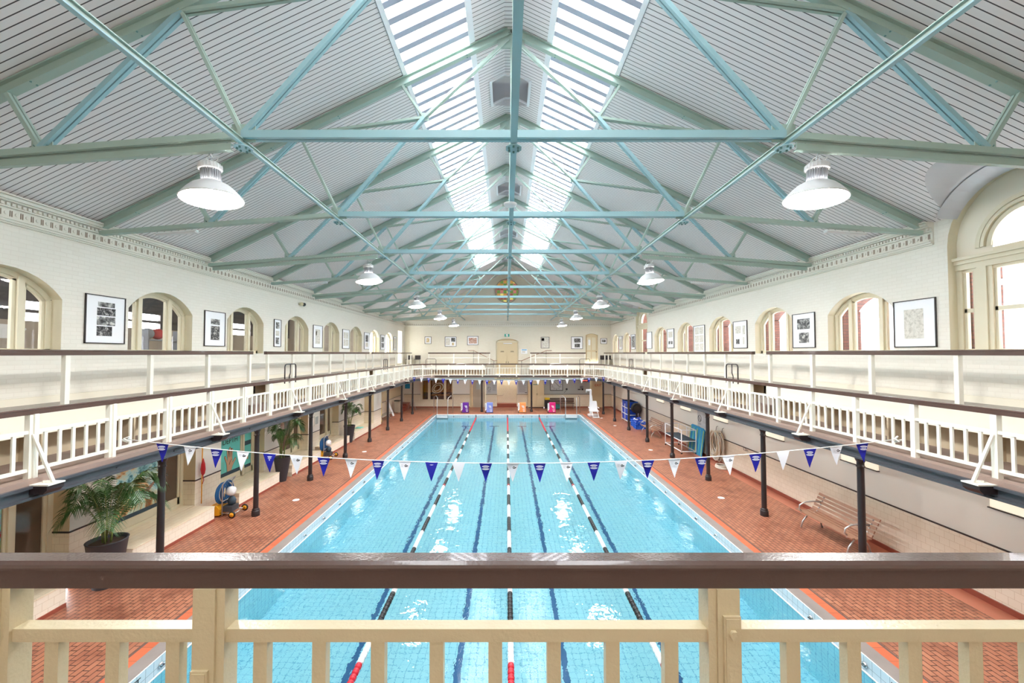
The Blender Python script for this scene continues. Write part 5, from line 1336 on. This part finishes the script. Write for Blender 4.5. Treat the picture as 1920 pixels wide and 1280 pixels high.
b = MB(); b.box(-9.15, -8.75, 33.4, 33.8, .03, .95, M['doorgrey']); b.build('bin_body', r); b = MB(); b.box(-9.18, -8.72, 33.37, 33.83, .95, 1.02, M['blackframe']); b.build('lid', r)
r = T(empty('plain_bench', (-8.7, 29.6, 0)), 'low grey bench with thin metal legs by the left wall behind the columns', 'bench')
b = MB(); b.box(-9.05, -8.6, 28.4, 30.8, .40, .45, M['upfloor']); b.build('seat', r)
for y in (28.7, 30.5):
    for e in (-1, 1): b = MB(); b.tube([(-8.82, y, .40), (-8.82 + e * .2, y, 0)], .015, M['alu'], 6); b.build('leg', r)
b = MB()
for i in range(3): b.box(XL0 - .28, -8.6 + .0, 34.6 + i * .3, 36.6, .17 * i, .17 * (i + 1), M['redskirt'])
o = struct(b, 'floor_corner_steps')
r = T(empty('folding_easel', (-7.9, 35.4, 0)), 'thin metal easel stand by the far left column', 'stand')
b = MB()
for a_, c_ in (((-8.2, 35.6, 1.15), (-7.75, 35.1, 0)), ((-8.2, 35.6, 1.15), (-8.5, 35.2, 0)), ((-8.2, 35.6, 1.15), (-8.1, 36.1, 0)), ((-7.9, 35.3, .5), (-8.4, 35.35, .5))): b.tube([a_, c_], .014, M['alu'], 6)
b.build('tubes', r)
board('wall_sign', 'small blue sign on the far wall at the left corner', 'sign', X(760), X(769), Z(728), Z(719), YF, 'boardblue')

# ------------------------------------------------------------------ slatted benches on the right deck
def slat_bench(label, y0, y1, xf, wood='timber'):
    r = T(empty('slatted_bench', (xf + .3, (y0 + y1) / 2, 0)), label, 'bench', 'slatted benches')
    for k in range(5):
        t = k / 4; xx = xf + .04 + .40 * t; zz = .45 - .035 * sin(t * pi) - .01 * t
        b = MB(); b.bar((xx, y0, zz), (xx, y1, zz), .078, .03, M[wood]); b.build('seat_slat', r)
    for k in range(5):
        t = k / 4; xx = xf + .50 + .19 * t; zz = .50 + .37 * t
        b = MB(); b.bar((xx, y0, zz), (xx, y1, zz), .03, .07, M[wood], (.45, 0, 1)); b.build('back_slat', r)
    for y in (y0 + .18, y1 - .18):
        b = MB(); b.tube([(xf + .02, y, 0), (xf + .08, y, .18), (xf + .20, y, .33), (xf + .34, y, .40)], .02, M['alu'], 8); b.build('leg', r)
        b = MB(); b.tube([(xf + .62, y, 0), (xf + .56, y, .2), (xf + .46, y, .34), (xf + .34, y, .40)], .02, M['alu'], 8); b.build('leg', r)
        b = MB(); b.tube([(xf + .02, y, .42), (xf + .34, y, .40), (xf + .47, y, .44), (xf + .56, y, .58), (xf + .71, y, .88)], .018, M['alu'], 8); b.build('support', r)
        b = MB(); b.tube([(xf + .06, y, .43), (xf - .02, y, .52), (xf + .0, y, .62), (xf + .14, y, .70), (xf + .36, y, .72), (xf + .60, y, .70)], .02, M['alu'], 8); b.build('armrest', r)
slat_bench('slatted timber bench with curved metal arms on the right deck, nearest the viewer', 9.85, 11.75, 8.22)
slat_bench('slatted timber bench farther down the right deck, beside the blue crates', 23.5, 25.5, 8.30)
r = T(empty('slatted_bench', (5.2, 36.4, 0)), 'dark slatted timber bench against the far wall under the clock', 'bench', 'slatted benches')
for k in range(3): b = MB(); b.box(X(1031, 36.5), X(1076, 36.5), 36.62, 36.66, .52 + k * .13, .62 + k * .13, M['brown']); b.build('back_slat', r)
for k in range(4): b = MB(); b.box(X(1031, 36.5), X(1076, 36.5), 36.2 + k * .1, 36.28 + k * .1, .42, .45, M['brown']); b.build('seat_slat', r)
for xx in (X(1033, 36.5), X(1053, 36.5), X(1074, 36.5)): b = MB(); b.tube([(xx, 36.25, 0), (xx, 36.35, .42), (xx, 36.64, .42), (xx, 36.64, .9)], .02, M['alu'], 6); b.tube([(xx, 36.62, 0), (xx, 36.5, .42)], .02, M['alu'], 6); b.build('leg', r)

# ------------------------------------------------------------------ right deck: rack, crates, cart, boards, rope coil, sign
def pvc(b, pts, r_=.022): b.tube(pts, r_, M['white'], 8)
r = T(empty('storage_rack', (8.9, 29.4, 0)), 'white tubular rack loaded with blue tubs by the right wall', 'rack')
x0, x1, y0, y1, zt = 8.5, 9.2, 28.6, 30.3, 1.62
for xx in (x0, x1):
    for yy in (y0, y1): b = MB(); pvc(b, [(xx, yy, 0), (xx, yy, 1.25 if xx == x0 else 1.35)]); b.build('upright', r)
b = MB(); pvc(b, [(x0, (y0 + y1) / 2, 0), (x0, (y0 + y1) / 2, 1.25)]); b.build('upright', r)
for z in (.1, .55, 1.0):
    b = MB(); pvc(b, [(x0, y0, z), (x1, y0, z), (x1, y1, z), (x0, y1, z), (x0, y0, z)]); b.build('shelf_rail', r)
n = 0
for z, h in ((.13, .36), (.58, .36), (1.03, .42)):
    for k in range(2):
        yy = y0 + .06 + k * .82; b = MB(); m = M['tubblue']
        b.add([(x0 + .05, yy + .03, z), (x1 - .05, yy + .03, z), (x1 - .05, yy + .72, z), (x0 + .05, yy + .72, z), (x0 + .03, yy, z + h), (x1 - .03, yy, z + h), (x1 - .03, yy + .76, z + h), (x0 + .03, yy + .76, z + h)], [(0, 3, 2, 1), (4, 5, 6, 7), (0, 1, 5, 4), (1, 2, 6, 5), (2, 3, 7, 6), (3, 0, 4, 7)], m)
        b.box(x0 + .01, x1 - .01, yy - .02, yy + .78, z + h - .03, z + h, M['tubmid'] if z > 1 else m)
        T(b.build('blue_tub', org=((x0 + x1) / 2, yy + .4, z)), 'blue plastic tub on the white rack, %s shelf, %s end' % (('bottom', 'middle', 'top')[n // 2], ('near', 'far')[k]), 'tub', 'blue tubs on the rack'); n += 1
b = MB(); b.lathe([(.30, 0), (.36, .08), (.36, .22), (.30, .30)], (8.98, 28.25, .62 + .45), M['black'], 24, 'y'); b.lathe([(.18, -.01), (.18, 0)], (8.98, 28.25, 1.07), M['blackframe'], 20, 'y')
b.box(8.95, 9.02, 28.3, 28.45, 0, .8, M['black']); T(b.build('cable_reel', org=(9, 28.3, 0)), 'large black round cover standing at the near end of the blue tub rack', 'reel')
for k, (xx, yy) in enumerate(((8.62, 26.6), (8.72, 27.5))):
    r = T(empty('blue_crate', (xx, yy, 0)), 'bright blue basket heaped with blue pool toys beside the rack, %s one' % ('nearer', 'farther')[k], 'crate', 'blue baskets of toys')
    b = MB(); w = .30
    for e in range(7):
        t = -w + e * w / 3
        for (ax, ay) in ((xx + t, yy - w), (xx + t, yy + w), (xx - w, yy + t), (xx + w, yy + t)): b.box(ax - .015, ax + .015, ay - .015, ay + .015, 0, .42, M['tubmid'])
    for z in (.01, .14, .28, .42):
        for (a_, c_, d_, e_) in ((xx - w - .02, xx + w + .02, yy - w - .02, yy - w), (xx - w - .02, xx + w + .02, yy + w, yy + w + .02), (xx - w - .02, xx - w, yy - w, yy + w), (xx + w, xx + w + .02, yy - w, yy + w)): b.box(a_, c_, d_, e_, z - .012, z + .012, M['tubmid'])
    b.box(xx - w, xx + w, yy - w, yy + w, 0, .02, M['tubmid']); b.build('basket', r)
    random.seed(k + 20); b = MB()
    for e in range(16):
        a_ = Vector((xx + random.uniform(-.22, .22), yy + random.uniform(-.22, .22), random.uniform(.3, .5))); d_ = Vector((random.uniform(-1, 1), random.uniform(-1, 1), random.uniform(-.2, .6))).normalized() * .16; b.bar(a_ - d_, a_ + d_, .1, .05, M['tubblue'] if e % 3 else M['white'])
    o = b.build('toys', r); o['kind'] = 'stuff'
r = T(empty('equipment_cart', (8.8, 20.8, 0)), 'white tubular cart with a dark shelf on the right deck', 'cart')
x0, x1, y0, y1, zt = 8.45, 9.15, 19.85, 21.85, 1.15
for xx in (x0, x1):
    for yy in (y0, (y0 + y1) / 2, y1):
        b = MB(); pvc(b, [(xx, yy, .08), (xx, yy, zt)], .025); b.build('upright', r)
for z in (.12, .62, zt): b = MB(); pvc(b, [(x0, y0, z), (x1, y0, z), (x1, y1, z), (x0, y1, z), (x0, y0, z)], .025); b.build('frame_rail', r)
b = MB(); b.box(x0, x1, y0, y1, .64, .665, M['navy']); b.build('shelf', r)
for xx in (x0, x1):
    for yy in (y0, y1): b = MB(); b.lathe([(.04, -.015), (.04, .015)], (xx, yy, .04), M['black'], 12, 'y'); b.build('castor', r)
for k, (m, m2, yy) in enumerate((('boardblue', 'boardgreen', 20.55), ('boardblue', 'boardteal', 20.1), ('boardblue', 'boardgreen', 19.68))):
    r = T(empty('foam_board', (9.3, yy, 0)), 'tall blue foam board leaning on the right wall behind the white cart, %s' % ('farthest', 'middle', 'nearest')[k], 'foam board', 'foam boards behind the cart')
    b = MB(); xb = 9.215 - k * .036
    P_ = [(xb, yy - .36, .0), (xb, yy + .36, .0), (xb + .17, yy + .36, 1.22), (xb + .17, yy + .2, 1.30), (xb + .17, yy - .2, 1.30), (xb + .17, yy - .36, 1.22)]; b.prism(P_, (.03, 0, .0), M[m]); b.build('board', r)
    b = MB()
    for e in (-.30, 0, .30): b.bar((xb - .004, yy + e, .02), (xb + .155, yy + e, 1.2), .05, .008, M[m2 if e else 'boardteal'], (1, 0, -.13))
    b.build('stripes', r)
r = T(empty('rope_coil', (9.3, 18.0, .8)), 'thick hanging coil of grey-beige lane rope on two wall hooks, right wall', 'rope coil')
random.seed(12)
for k in range(28):
    b = MB(); wy = .36 + random.uniform(-.10, .08); zt = 1.42 + random.uniform(-.06, .06); zb = .22 + random.uniform(-.08, .5); ox = 9.30 - (k % 7) * .03; oy = 18.05 + random.uniform(-.14, .14); n = 22
    b.tube([(ox + .01 * sin(3 * q), oy + wy * cos(2 * pi * q / n) * (1 + .12 * sin(q + k)), (zt + zb) / 2 + (zt - zb) / 2 * sin(2 * pi * q / n)) for q in range(n)], .024, M['paper'] if k % 3 else M['beige'], 6, True); b.build('rope_loop', r)
for e in (-.25, .25): b = MB(); b.tube([(XR0 - .0, 18.05 + e, 1.62), (XR0 - .06, 18.05 + e, 1.60), (XR0 - .10, 18.05 + e, 1.40), (XR0 - .2, 18.05 + e, 1.40)], .012, M['black'], 6); b.build('wall_hook', r)
b = MB()
for k in range(4): b.tube([(9.1 + .2 * cos(2 * pi * q / 14), 17.45 + .32 * sin(2 * pi * q / 14) * (1 - .1 * k), .03 + .035 * k) for q in range(14)], .022, M['paper'], 6, True)
T(b.build('rope_pile', org=(9.1, 17.4, 0)), 'small loose pile of pale rope on the deck beneath the hanging coil', 'rope')
def safety_sign(label, c, w_, h_, side):
    r = T(empty('safety_sign', c), label, 'sign', 'pool safety signs')
    if side: A, O = Vector((0, -1, 0)), Vector((-1, 0, 0))
    else: A, O = Vector((1, 0, 0)), Vector((0, -1, 0))
    C0 = Vector(c)
    def sl(b, a0, a1, z0, z1, d, m):
        p = [C0 + A * a + Vector((0, 0, z)) + O * d for a, z in ((a0, z0), (a1, z0), (a1, z1), (a0, z1))]; b.prism(p, -O * .003, M[m])
    b = MB(); sl(b, -w_ / 2, w_ / 2, -h_ / 2, h_ / 2, .01, 'clock'); b.build('panel', r)
    b = MB(); p = [C0 + A * (-w_ * .25 + a) + Vector((0, 0, h_ * .36 + z)) + O * .014 for a, z in ((-w_ * .17, h_ * .08), (w_ * .17, h_ * .08), (0, -h_ * .12))]; b.prism(p, -O * .003, M['yellowsign']); sl(b, -w_ * .27, -w_ * .23, h_ * .34, h_ * .42, .016, 'black'); b.build('warning_triangle', r)
    b = MB(); p = [C0 + A * (w_ * .25 + w_ * .16 * cos(t * pi / 8)) + Vector((0, 0, h_ * .38 + w_ * .16 * sin(t * pi / 8))) + O * .014 for t in range(16)]; b.prism(p, -O * .003, M['blue']); b.build('blue_roundel', r)
    b = MB(); cc = C0 + A * (-w_ * .25) + Vector((0, 0, -h_ * .14)) + O * .014; rr = w_ * .17
    b.tube([cc + A * (rr * cos(t * pi / 9)) + Vector((0, 0, rr * sin(t * pi / 9))) for t in range(18)], .010, M['black'], 5, True); b.tube([cc + A * (-rr * .7) + Vector((0, 0, rr * .7)), cc + A * (rr * .7) + Vector((0, 0, -rr * .7))], .009, M['black'], 5); b.build('prohibition_ring', r)
    b = MB()
    for k in range(9): sl(b, w_ * .08, w_ * (.42 if k % 3 else .36), h_ * (.16 - .055 * k), h_ * (.175 - .055 * k), .014, 'gymgrey')
    for z in (.18, -.36, -.40): sl(b, -w_ * .4, -w_ * .1, h_ * z, h_ * (z + .015), .014, 'gymgrey')
    b.build('small_print', r)
safety_sign('pale safety sign with yellow triangle and ring symbols on the right wall behind a column', (XR0, 19.75, 1.85), .95, 1.1, 1)
safety_sign('pale safety sign with yellow triangle and blue roundel on the far wall', ((X(912.5) + X(931.5)) / 2, YF, (Z(713) + Z(737)) / 2), X(931.5) - X(912.5), Z(713) - Z(737), 0)
t = text('1.2m', .17, (XR0 - .004, 16.2, 1.07), FACE['left'], M['black'], None, 'depth_marking'); T(t, 'small black depth marking on the right wall tiles just below the black line', 'marking')
for i, y in enumerate(WY[:6]):
    r = T(empty('wall_light', (XR0, y, 1.97)), 'cream strip light on the lower right wall, %s from the viewer' % NTH[i], 'wall light', 'cream strip lights on the lower right wall')
    b = MB(); b.box(XR0 - .05, XR0, y - .55, y + .55, 1.90, 2.08, M['battenglow']); b.build('diffuser', r)
    b = MB(); b.box(XR0 - .07, XR0, y - .58, y + .58, 1.875, 1.895, M['blackframe']); b.build('bottom_strip', r)

# ------------------------------------------------------------------ far deck: boxes, ladders, lift, clock, cupboard
for (u0, u1, m, lab) in ((864.5, 878.5, 'purple', 'purple box stand with white lettering at the far pool edge'), (909.5, 924, 'periwinkle', 'light blue box stand with white lettering at the far pool edge'), (971, 986, 'orangep', 'orange box stand with white lettering at the far pool edge'), (1026.5, 1041.3, 'pink', 'bright pink box stand with white lettering at the far pool edge')):
    yy = 33.55; x0, x1 = X(u0, yy), X(u1, yy); r = T(empty('lane_marker_box', ((x0 + x1) / 2, yy, 0)), lab, 'lane box', 'coloured boxes at the far pool edge')
    b = MB(); b.prism([(x0 + .10, yy, .03), (x1, yy, .03), (x1, yy, .80), (x0 + .14, yy, .80)], (0, .45, 0), M[m]); b.build('box_body', r)
    b = MB(); b.prism([(x0, yy - .02, .14), (x0 + .07, yy - .02, .2), (x0 + .14, yy - .02, .28), (x0 + .14, yy - .02, .78), (x0, yy - .02, .78)], (0, .03, 0), M['white'])
    for z in (.35, .48, .6): b.box(x0 + .04, x0 + .08, yy - .03, yy - .02, z, z + .07, M['gymgrey'])
    b.build('side_label', r)
    b = MB()
    for (a_, c_, z0, z1) in ((.30, .50, .52, .58), (.36, .54, .42, .49), (.44, .56, .1, .16), (.42, .45, .16, .34), (.53, .56, .16, .34), (.42, .56, .31, .34)): b.box(x0 + a_, x0 + c_, yy - .006, yy - .001, z0, z1, M['white'])
    b.build('printed_lettering', r)
    b = MB(); b.box(x0, x1 + .03, yy - .04, yy + .5, 0, .03, M['black']); b.build('base_plate', r)
def ladder(side, xa, xb, xa2, xb2):
    r = T(empty('pool_ladder', ((xa + xb) / 2, PF, 0)), 'stainless steel pool ladder with white platform at the far %s corner' % side, 'pool ladder', 'steel ladders at the far end')
    for x_, x2 in ((xa, xa2), (xb, xb2)):
        b = MB(); b.tube([(x2, PF + 1.0, 0), (x2, PF + 1.0, 1.30), ((x_ + x2) / 2, PF + .7, 1.42), (x_, PF + .05, 1.30), (x_, PF - .12, 1.15), (x_, PF - .14, -.9)], .03, M['alu'], 8); b.build('handrail', r)
    b = MB(); b.box(xa, xb, PF - .28, PF + .02, -.02, .02, M['white']); b.box(xa, xb, PF - .28, PF - .26, -.22, 0, M['white']); b.build('platform', r)
    for z in (-.35, -.6, -.85): b = MB(); b.box(xa, xb, PF - .2, PF - .08, z, z + .03, M['alu']); b.build('tread', r)
ladder('left', -5.50, -4.66, -5.95, -4.40); ladder('right', 4.66, 5.54, 4.40, 5.98)
r = T(empty('pool_lift', (6.6, 31.6, 0)), 'white pool hoist with a seat on the right deck near the far end', 'pool lift')
yy = 31.6
b = MB(); b.box(6.35, 7.05, yy - .1, yy + .6, .02, .14, M['white']); b.box(6.48, 6.62, yy + .3, yy + .44, .1, 2.02, M['white']); b.build('mast', r)
b = MB(); b.box(6.22, 6.60, yy + .28, yy + .46, 1.92, 2.06, M['white']); b.box(6.20, 6.30, yy + .26, yy + .48, 1.80, 1.94, M['bluegrey']); b.bar((6.6, yy + .25, 1.6), (6.66, yy + .1, .8), .06, .06, M['white']); b.build('lift_arm', r)
b = MB(); b.prism([(6.34, yy, .46), (7.02, yy, .46), (6.94, yy - .0, 1.15), (6.90, yy, 1.19), (6.46, yy, 1.19), (6.42, yy, 1.15)], (0, .07, 0), M['white']); b.build('seat_back', r)
b = MB(); b.box(6.34, 7.02, yy - .45, yy + .05, .42, .50, M['white']); b.build('seat', r)
for xx in (6.30, 7.04): b = MB(); b.tube([(xx, yy + .02, .72), (xx, yy - .35, .68)], .03, M['white'], 8); b.build('armrest', r)
b = MB(); b.tube([(6.5, yy - .45, .42), (6.5, yy - .75, .06), (6.95, yy - .75, .06), (6.9, yy - .45, .42)], .028, M['white'], 8); b.box(6.48, 6.97, yy - .85, yy - .65, .03, .06, M['white']); b.build('footrest', r)
r = T(empty('wall_clock', ((X(1031) + X(1055)) / 2, YF, Z(721))), 'big square pace clock on the far wall, partly behind flags', 'clock')
x0, x1, z0, z1 = X(1031), X(1055), Z(731.7), Z(708.5); cc = ((x0 + x1) / 2, (z0 + z1) / 2)
b = MB()
for (a_, c_, d_, e_) in ((x0, x1, z0, z0 + .05), (x0, x1, z1 - .05, z1), (x0, x0 + .05, z0, z1), (x1 - .05, x1, z0, z1)): b.box(a_, c_, YF - .06, YF, d_, e_, M['blackframe'])
b.build('frame', r); b = MB(); b.box(x0 + .05, x1 - .05, YF - .04, YF, z0 + .05, z1 - .05, M['clock']); b.build('face', r)
b = MB()
for k in range(12):
    t = 2 * pi * k / 12; b.lathe([(.03, -.002), (.03, 0)], (cc[0] + .46 * cos(t), YF - .042, cc[1] + .46 * sin(t)), M['black'], 8, 'y')
b.tube([(cc[0] + .38 * cos(2 * pi * q / 28), YF - .042, cc[1] + .38 * sin(2 * pi * q / 28)) for q in range(28)], .010, M['black'], 4, True); b.build('dial_marks', r)
b = MB(); b.bar((cc[0] - .34, YF - .05, cc[1] + .40), (cc[0] + .30, YF - .05, cc[1] - .26), .015, .03, M['black']); b.build('hands', r)
r = T(empty('scoreboard', (X(1096), YF, Z(713))), 'black digital display with red digits on the far wall right of the clock', 'display')
b = MB(); b.box(X(1088), X(1104), YF - .08, YF, Z(715.2), Z(709.8), M['black']); b.build('case', r); text('00 00', .20, (X(1096), YF - .085, Z(712.6)), FACE['near'], M['led'], r, 'digits')
r = T(empty('cupboard', (X(1005), YF - .2, 0)), 'tall beige two-door cupboard against the far wall', 'cupboard')
x0, x1 = X(990, 36.5), X(1020, 36.5)
b = MB(); b.box(x0, x1, 36.5, YF, .08, 2.45, M['door']); b.box(x0 + .03, x1 - .03, 36.52, YF, 0, .08, M['blackframe']); b.build('carcass', r)
for k in (0, 1):
    xm = (x0 + x1) / 2 + .08; a_, c_ = (x0 + .18, xm - .006) if k == 0 else (xm + .006, x1 - .02); b = MB(); b.box(a_, c_, 36.475, 36.5, .12, 2.40, M['door']); dd = b.build('door', r)
    b = MB(); xx = xm + (-.04 if k == 0 else .04); b.box(xx - .01, xx + .01, 36.45, 36.475, 1.15, 1.3, M['dark']); b.build('handle', dd)
b = MB(); b.box(x0 + .45, x0 + .9, 36.47, 36.475, 2.05, 2.1, M['tealdark']); b.build('small_label', r)
r = T(empty('rules_notice', (X(979.5), YF, Z(725))), 'tall pale notice panel of printed rules on the far wall beside the cupboard', 'notice')
b = MB(); b.box(X(970.5), X(989), YF - .03, YF, Z(737), Z(713.5), M['clock']); b.build('panel', r)
b = MB(); [b.box(X(973), X(986 - (k % 3)), YF - .033, YF - .03, Z(717 + 1.5 * k) - .012, Z(717 + 1.5 * k) + .012, M['gymgrey']) for k in range(12)]; b.box(X(984), X(988), YF - .033, YF - .03, Z(736), Z(735), M['black']); b.build('printed_lines', r)
r = T(empty('equipment_box', (X(1026), 36.2, 0)), 'black box with yellow lid behind the pink stand', 'box')
b = MB(); b.box(X(1021, 36.2), X(1030.5, 36.2), 36.0, 36.5, 0, .78, M['black']); b.build('box_body', r); b = MB(); b.box(X(1021.5, 36.2), X(1030, 36.2), 36.0, 36.5, .78, .92, M['yellowsign']); b.build('lid', r)
b = MB(); b.box(X(1041, 35.8), X(1050, 35.8), 35.6, 36.1, .05, .40, M['tealdark']); T(b.build('bucket', org=(X(1045, 35.8), 35.8, 0)), 'teal tub beside the pink stand in front of the far bench', 'tub')
r = T(empty('wall_phone', (X(1062), YF, Z(729))), 'small black wall fitting with a dangling cord right of the clock', 'wall fitting')
b = MB(); b.lathe([(.09, -.05), (.09, 0)], (X(1062), YF, Z(729)), M['black'], 12, 'y'); b.build('box', r); b = MB(); b.tube([(X(1062), YF - .03, Z(730)), (X(1060), YF - .03, Z(733)), (X(1057), YF - .02, Z(736))], .012, M['black'], 5); b.build('cord', r)
r = T(empty('electrical_box', (X(1089), YF, Z(727))), 'cluster of small dark switches and pipes on the far wall by the pool hoist', 'switch box')
b = MB(); b.box(X(1083), X(1088), YF - .05, YF, Z(730.5), Z(729), M['black']); b.box(X(1090), X(1093), YF - .06, YF, Z(731), Z(728), M['black']); b.box(X(1087), X(1093), YF - .04, YF, Z(728), Z(723), M['gymgrey']); b.build('boxes', r)
r = T(empty('grab_bar', (X(939), YF + .6, 1)), 'short steel grab bar in the tiled shower recess', 'grab bar'); b = MB(); b.tube([(X(932), YF + .1, Z(741)), (X(942), YF + .1, Z(741)), (X(944), YF + .1, Z(738.5))], .02, M['chrome'], 6); b.build('bar', r)
# seats at the ends of the upper tier
for (xa, yy, side) in ((-8.3, 36.2, 'left'), (8.75, 35.9, 'right')):
    r = T(empty('gallery_chair', (xa, yy, 3.88)), 'dark folded seat on the raised tier in the far %s corner' % side, 'chair', 'dark seats in the far corners')
    for k in range(2):
        q = xa + (k - .5) * .75 * (1 if side == 'left' else .6)
        b = MB(); b.box(q - .25, q + .25, yy - .2, yy + .22, 4.30, 4.34, M['dark']); b.build('seat', r); b = MB(); b.box(q - .25, q + .25, yy + .2, yy + .24, 4.34, 4.68, M['blackframe']); b.build('backrest', r)
        for e in (-.22, .22): b = MB(); b.tube([(q + e, yy - .18, 3.88), (q + e, yy - .18, 4.32)], .012, M['dark'], 5); b.tube([(q + e, yy + .2, 3.88), (q + e, yy + .2, 4.32)], .012, M['dark'], 5); b.build('leg', r)
# things in the gym behind the left windows
r = T(empty('ball_rack', (-11.0, 13.0, 3.9)), 'dark rack seen through the second left gallery window', 'rack'); b = MB()
for z in (4.6, 5.3): b.box(-11.2, -10.8, 12.3, 13.7, z - .04, z, M['gymgrey'])
for y in (12.3, 13.7): b.box(-11.2, -10.8, y - .02, y + .02, 3.9, 5.6, M['gymgrey'])
b.build('shelves', r)
for (yy, m, lab) in ((12.85, 'ballred', 'red exercise ball on the rack behind the second left gallery window'), (12.48, 'gymgrey', 'grey exercise ball beside the red one behind the left gallery window')):
    b = MB(); b.lathe([(.001, -.17)] + [(.17 * cos(t * pi / 10 - pi / 2), .17 * sin(t * pi / 10 - pi / 2)) for t in range(1, 10)] + [(.001, .17)], (-11.0, yy, 5.47), M[m], 20); T(b.build('exercise_ball', org=(-11, yy, 5.47)), lab, 'ball')
random.seed(4)
for i, y in enumerate((7.2, 8.3, 10.2, 11.6, 15.2, 17.6, 19.6)):
    xx = -11.2 - (i % 3) * .5; r = T(empty('gym_machine', (xx, y, 3.9)), 'grey and white exercise machine seen through the left gallery windows', 'gym machine', 'exercise machines behind the left gallery windows')
    b = MB(); b.box(xx - .5, xx + .5, y - .3, y + .3, 3.95, 4.15, M['black']); b.build('base', r)
    b = MB(); b.tube([(xx - .4, y - .28, 4.1), (xx - .45, y - .28, 5.3), (xx - .2, y - .28, 5.5)], .04, M['gymgrey'], 8); b.tube([(xx - .4, y + .28, 4.1), (xx - .45, y + .28, 5.3), (xx - .2, y + .28, 5.5)], .04, M['white'], 8); b.build('uprights', r)
    b = MB(); b.box(xx - .5, xx - .35, y - .3, y + .3, 5.25, 5.6, M['white']); b.build('console', r)
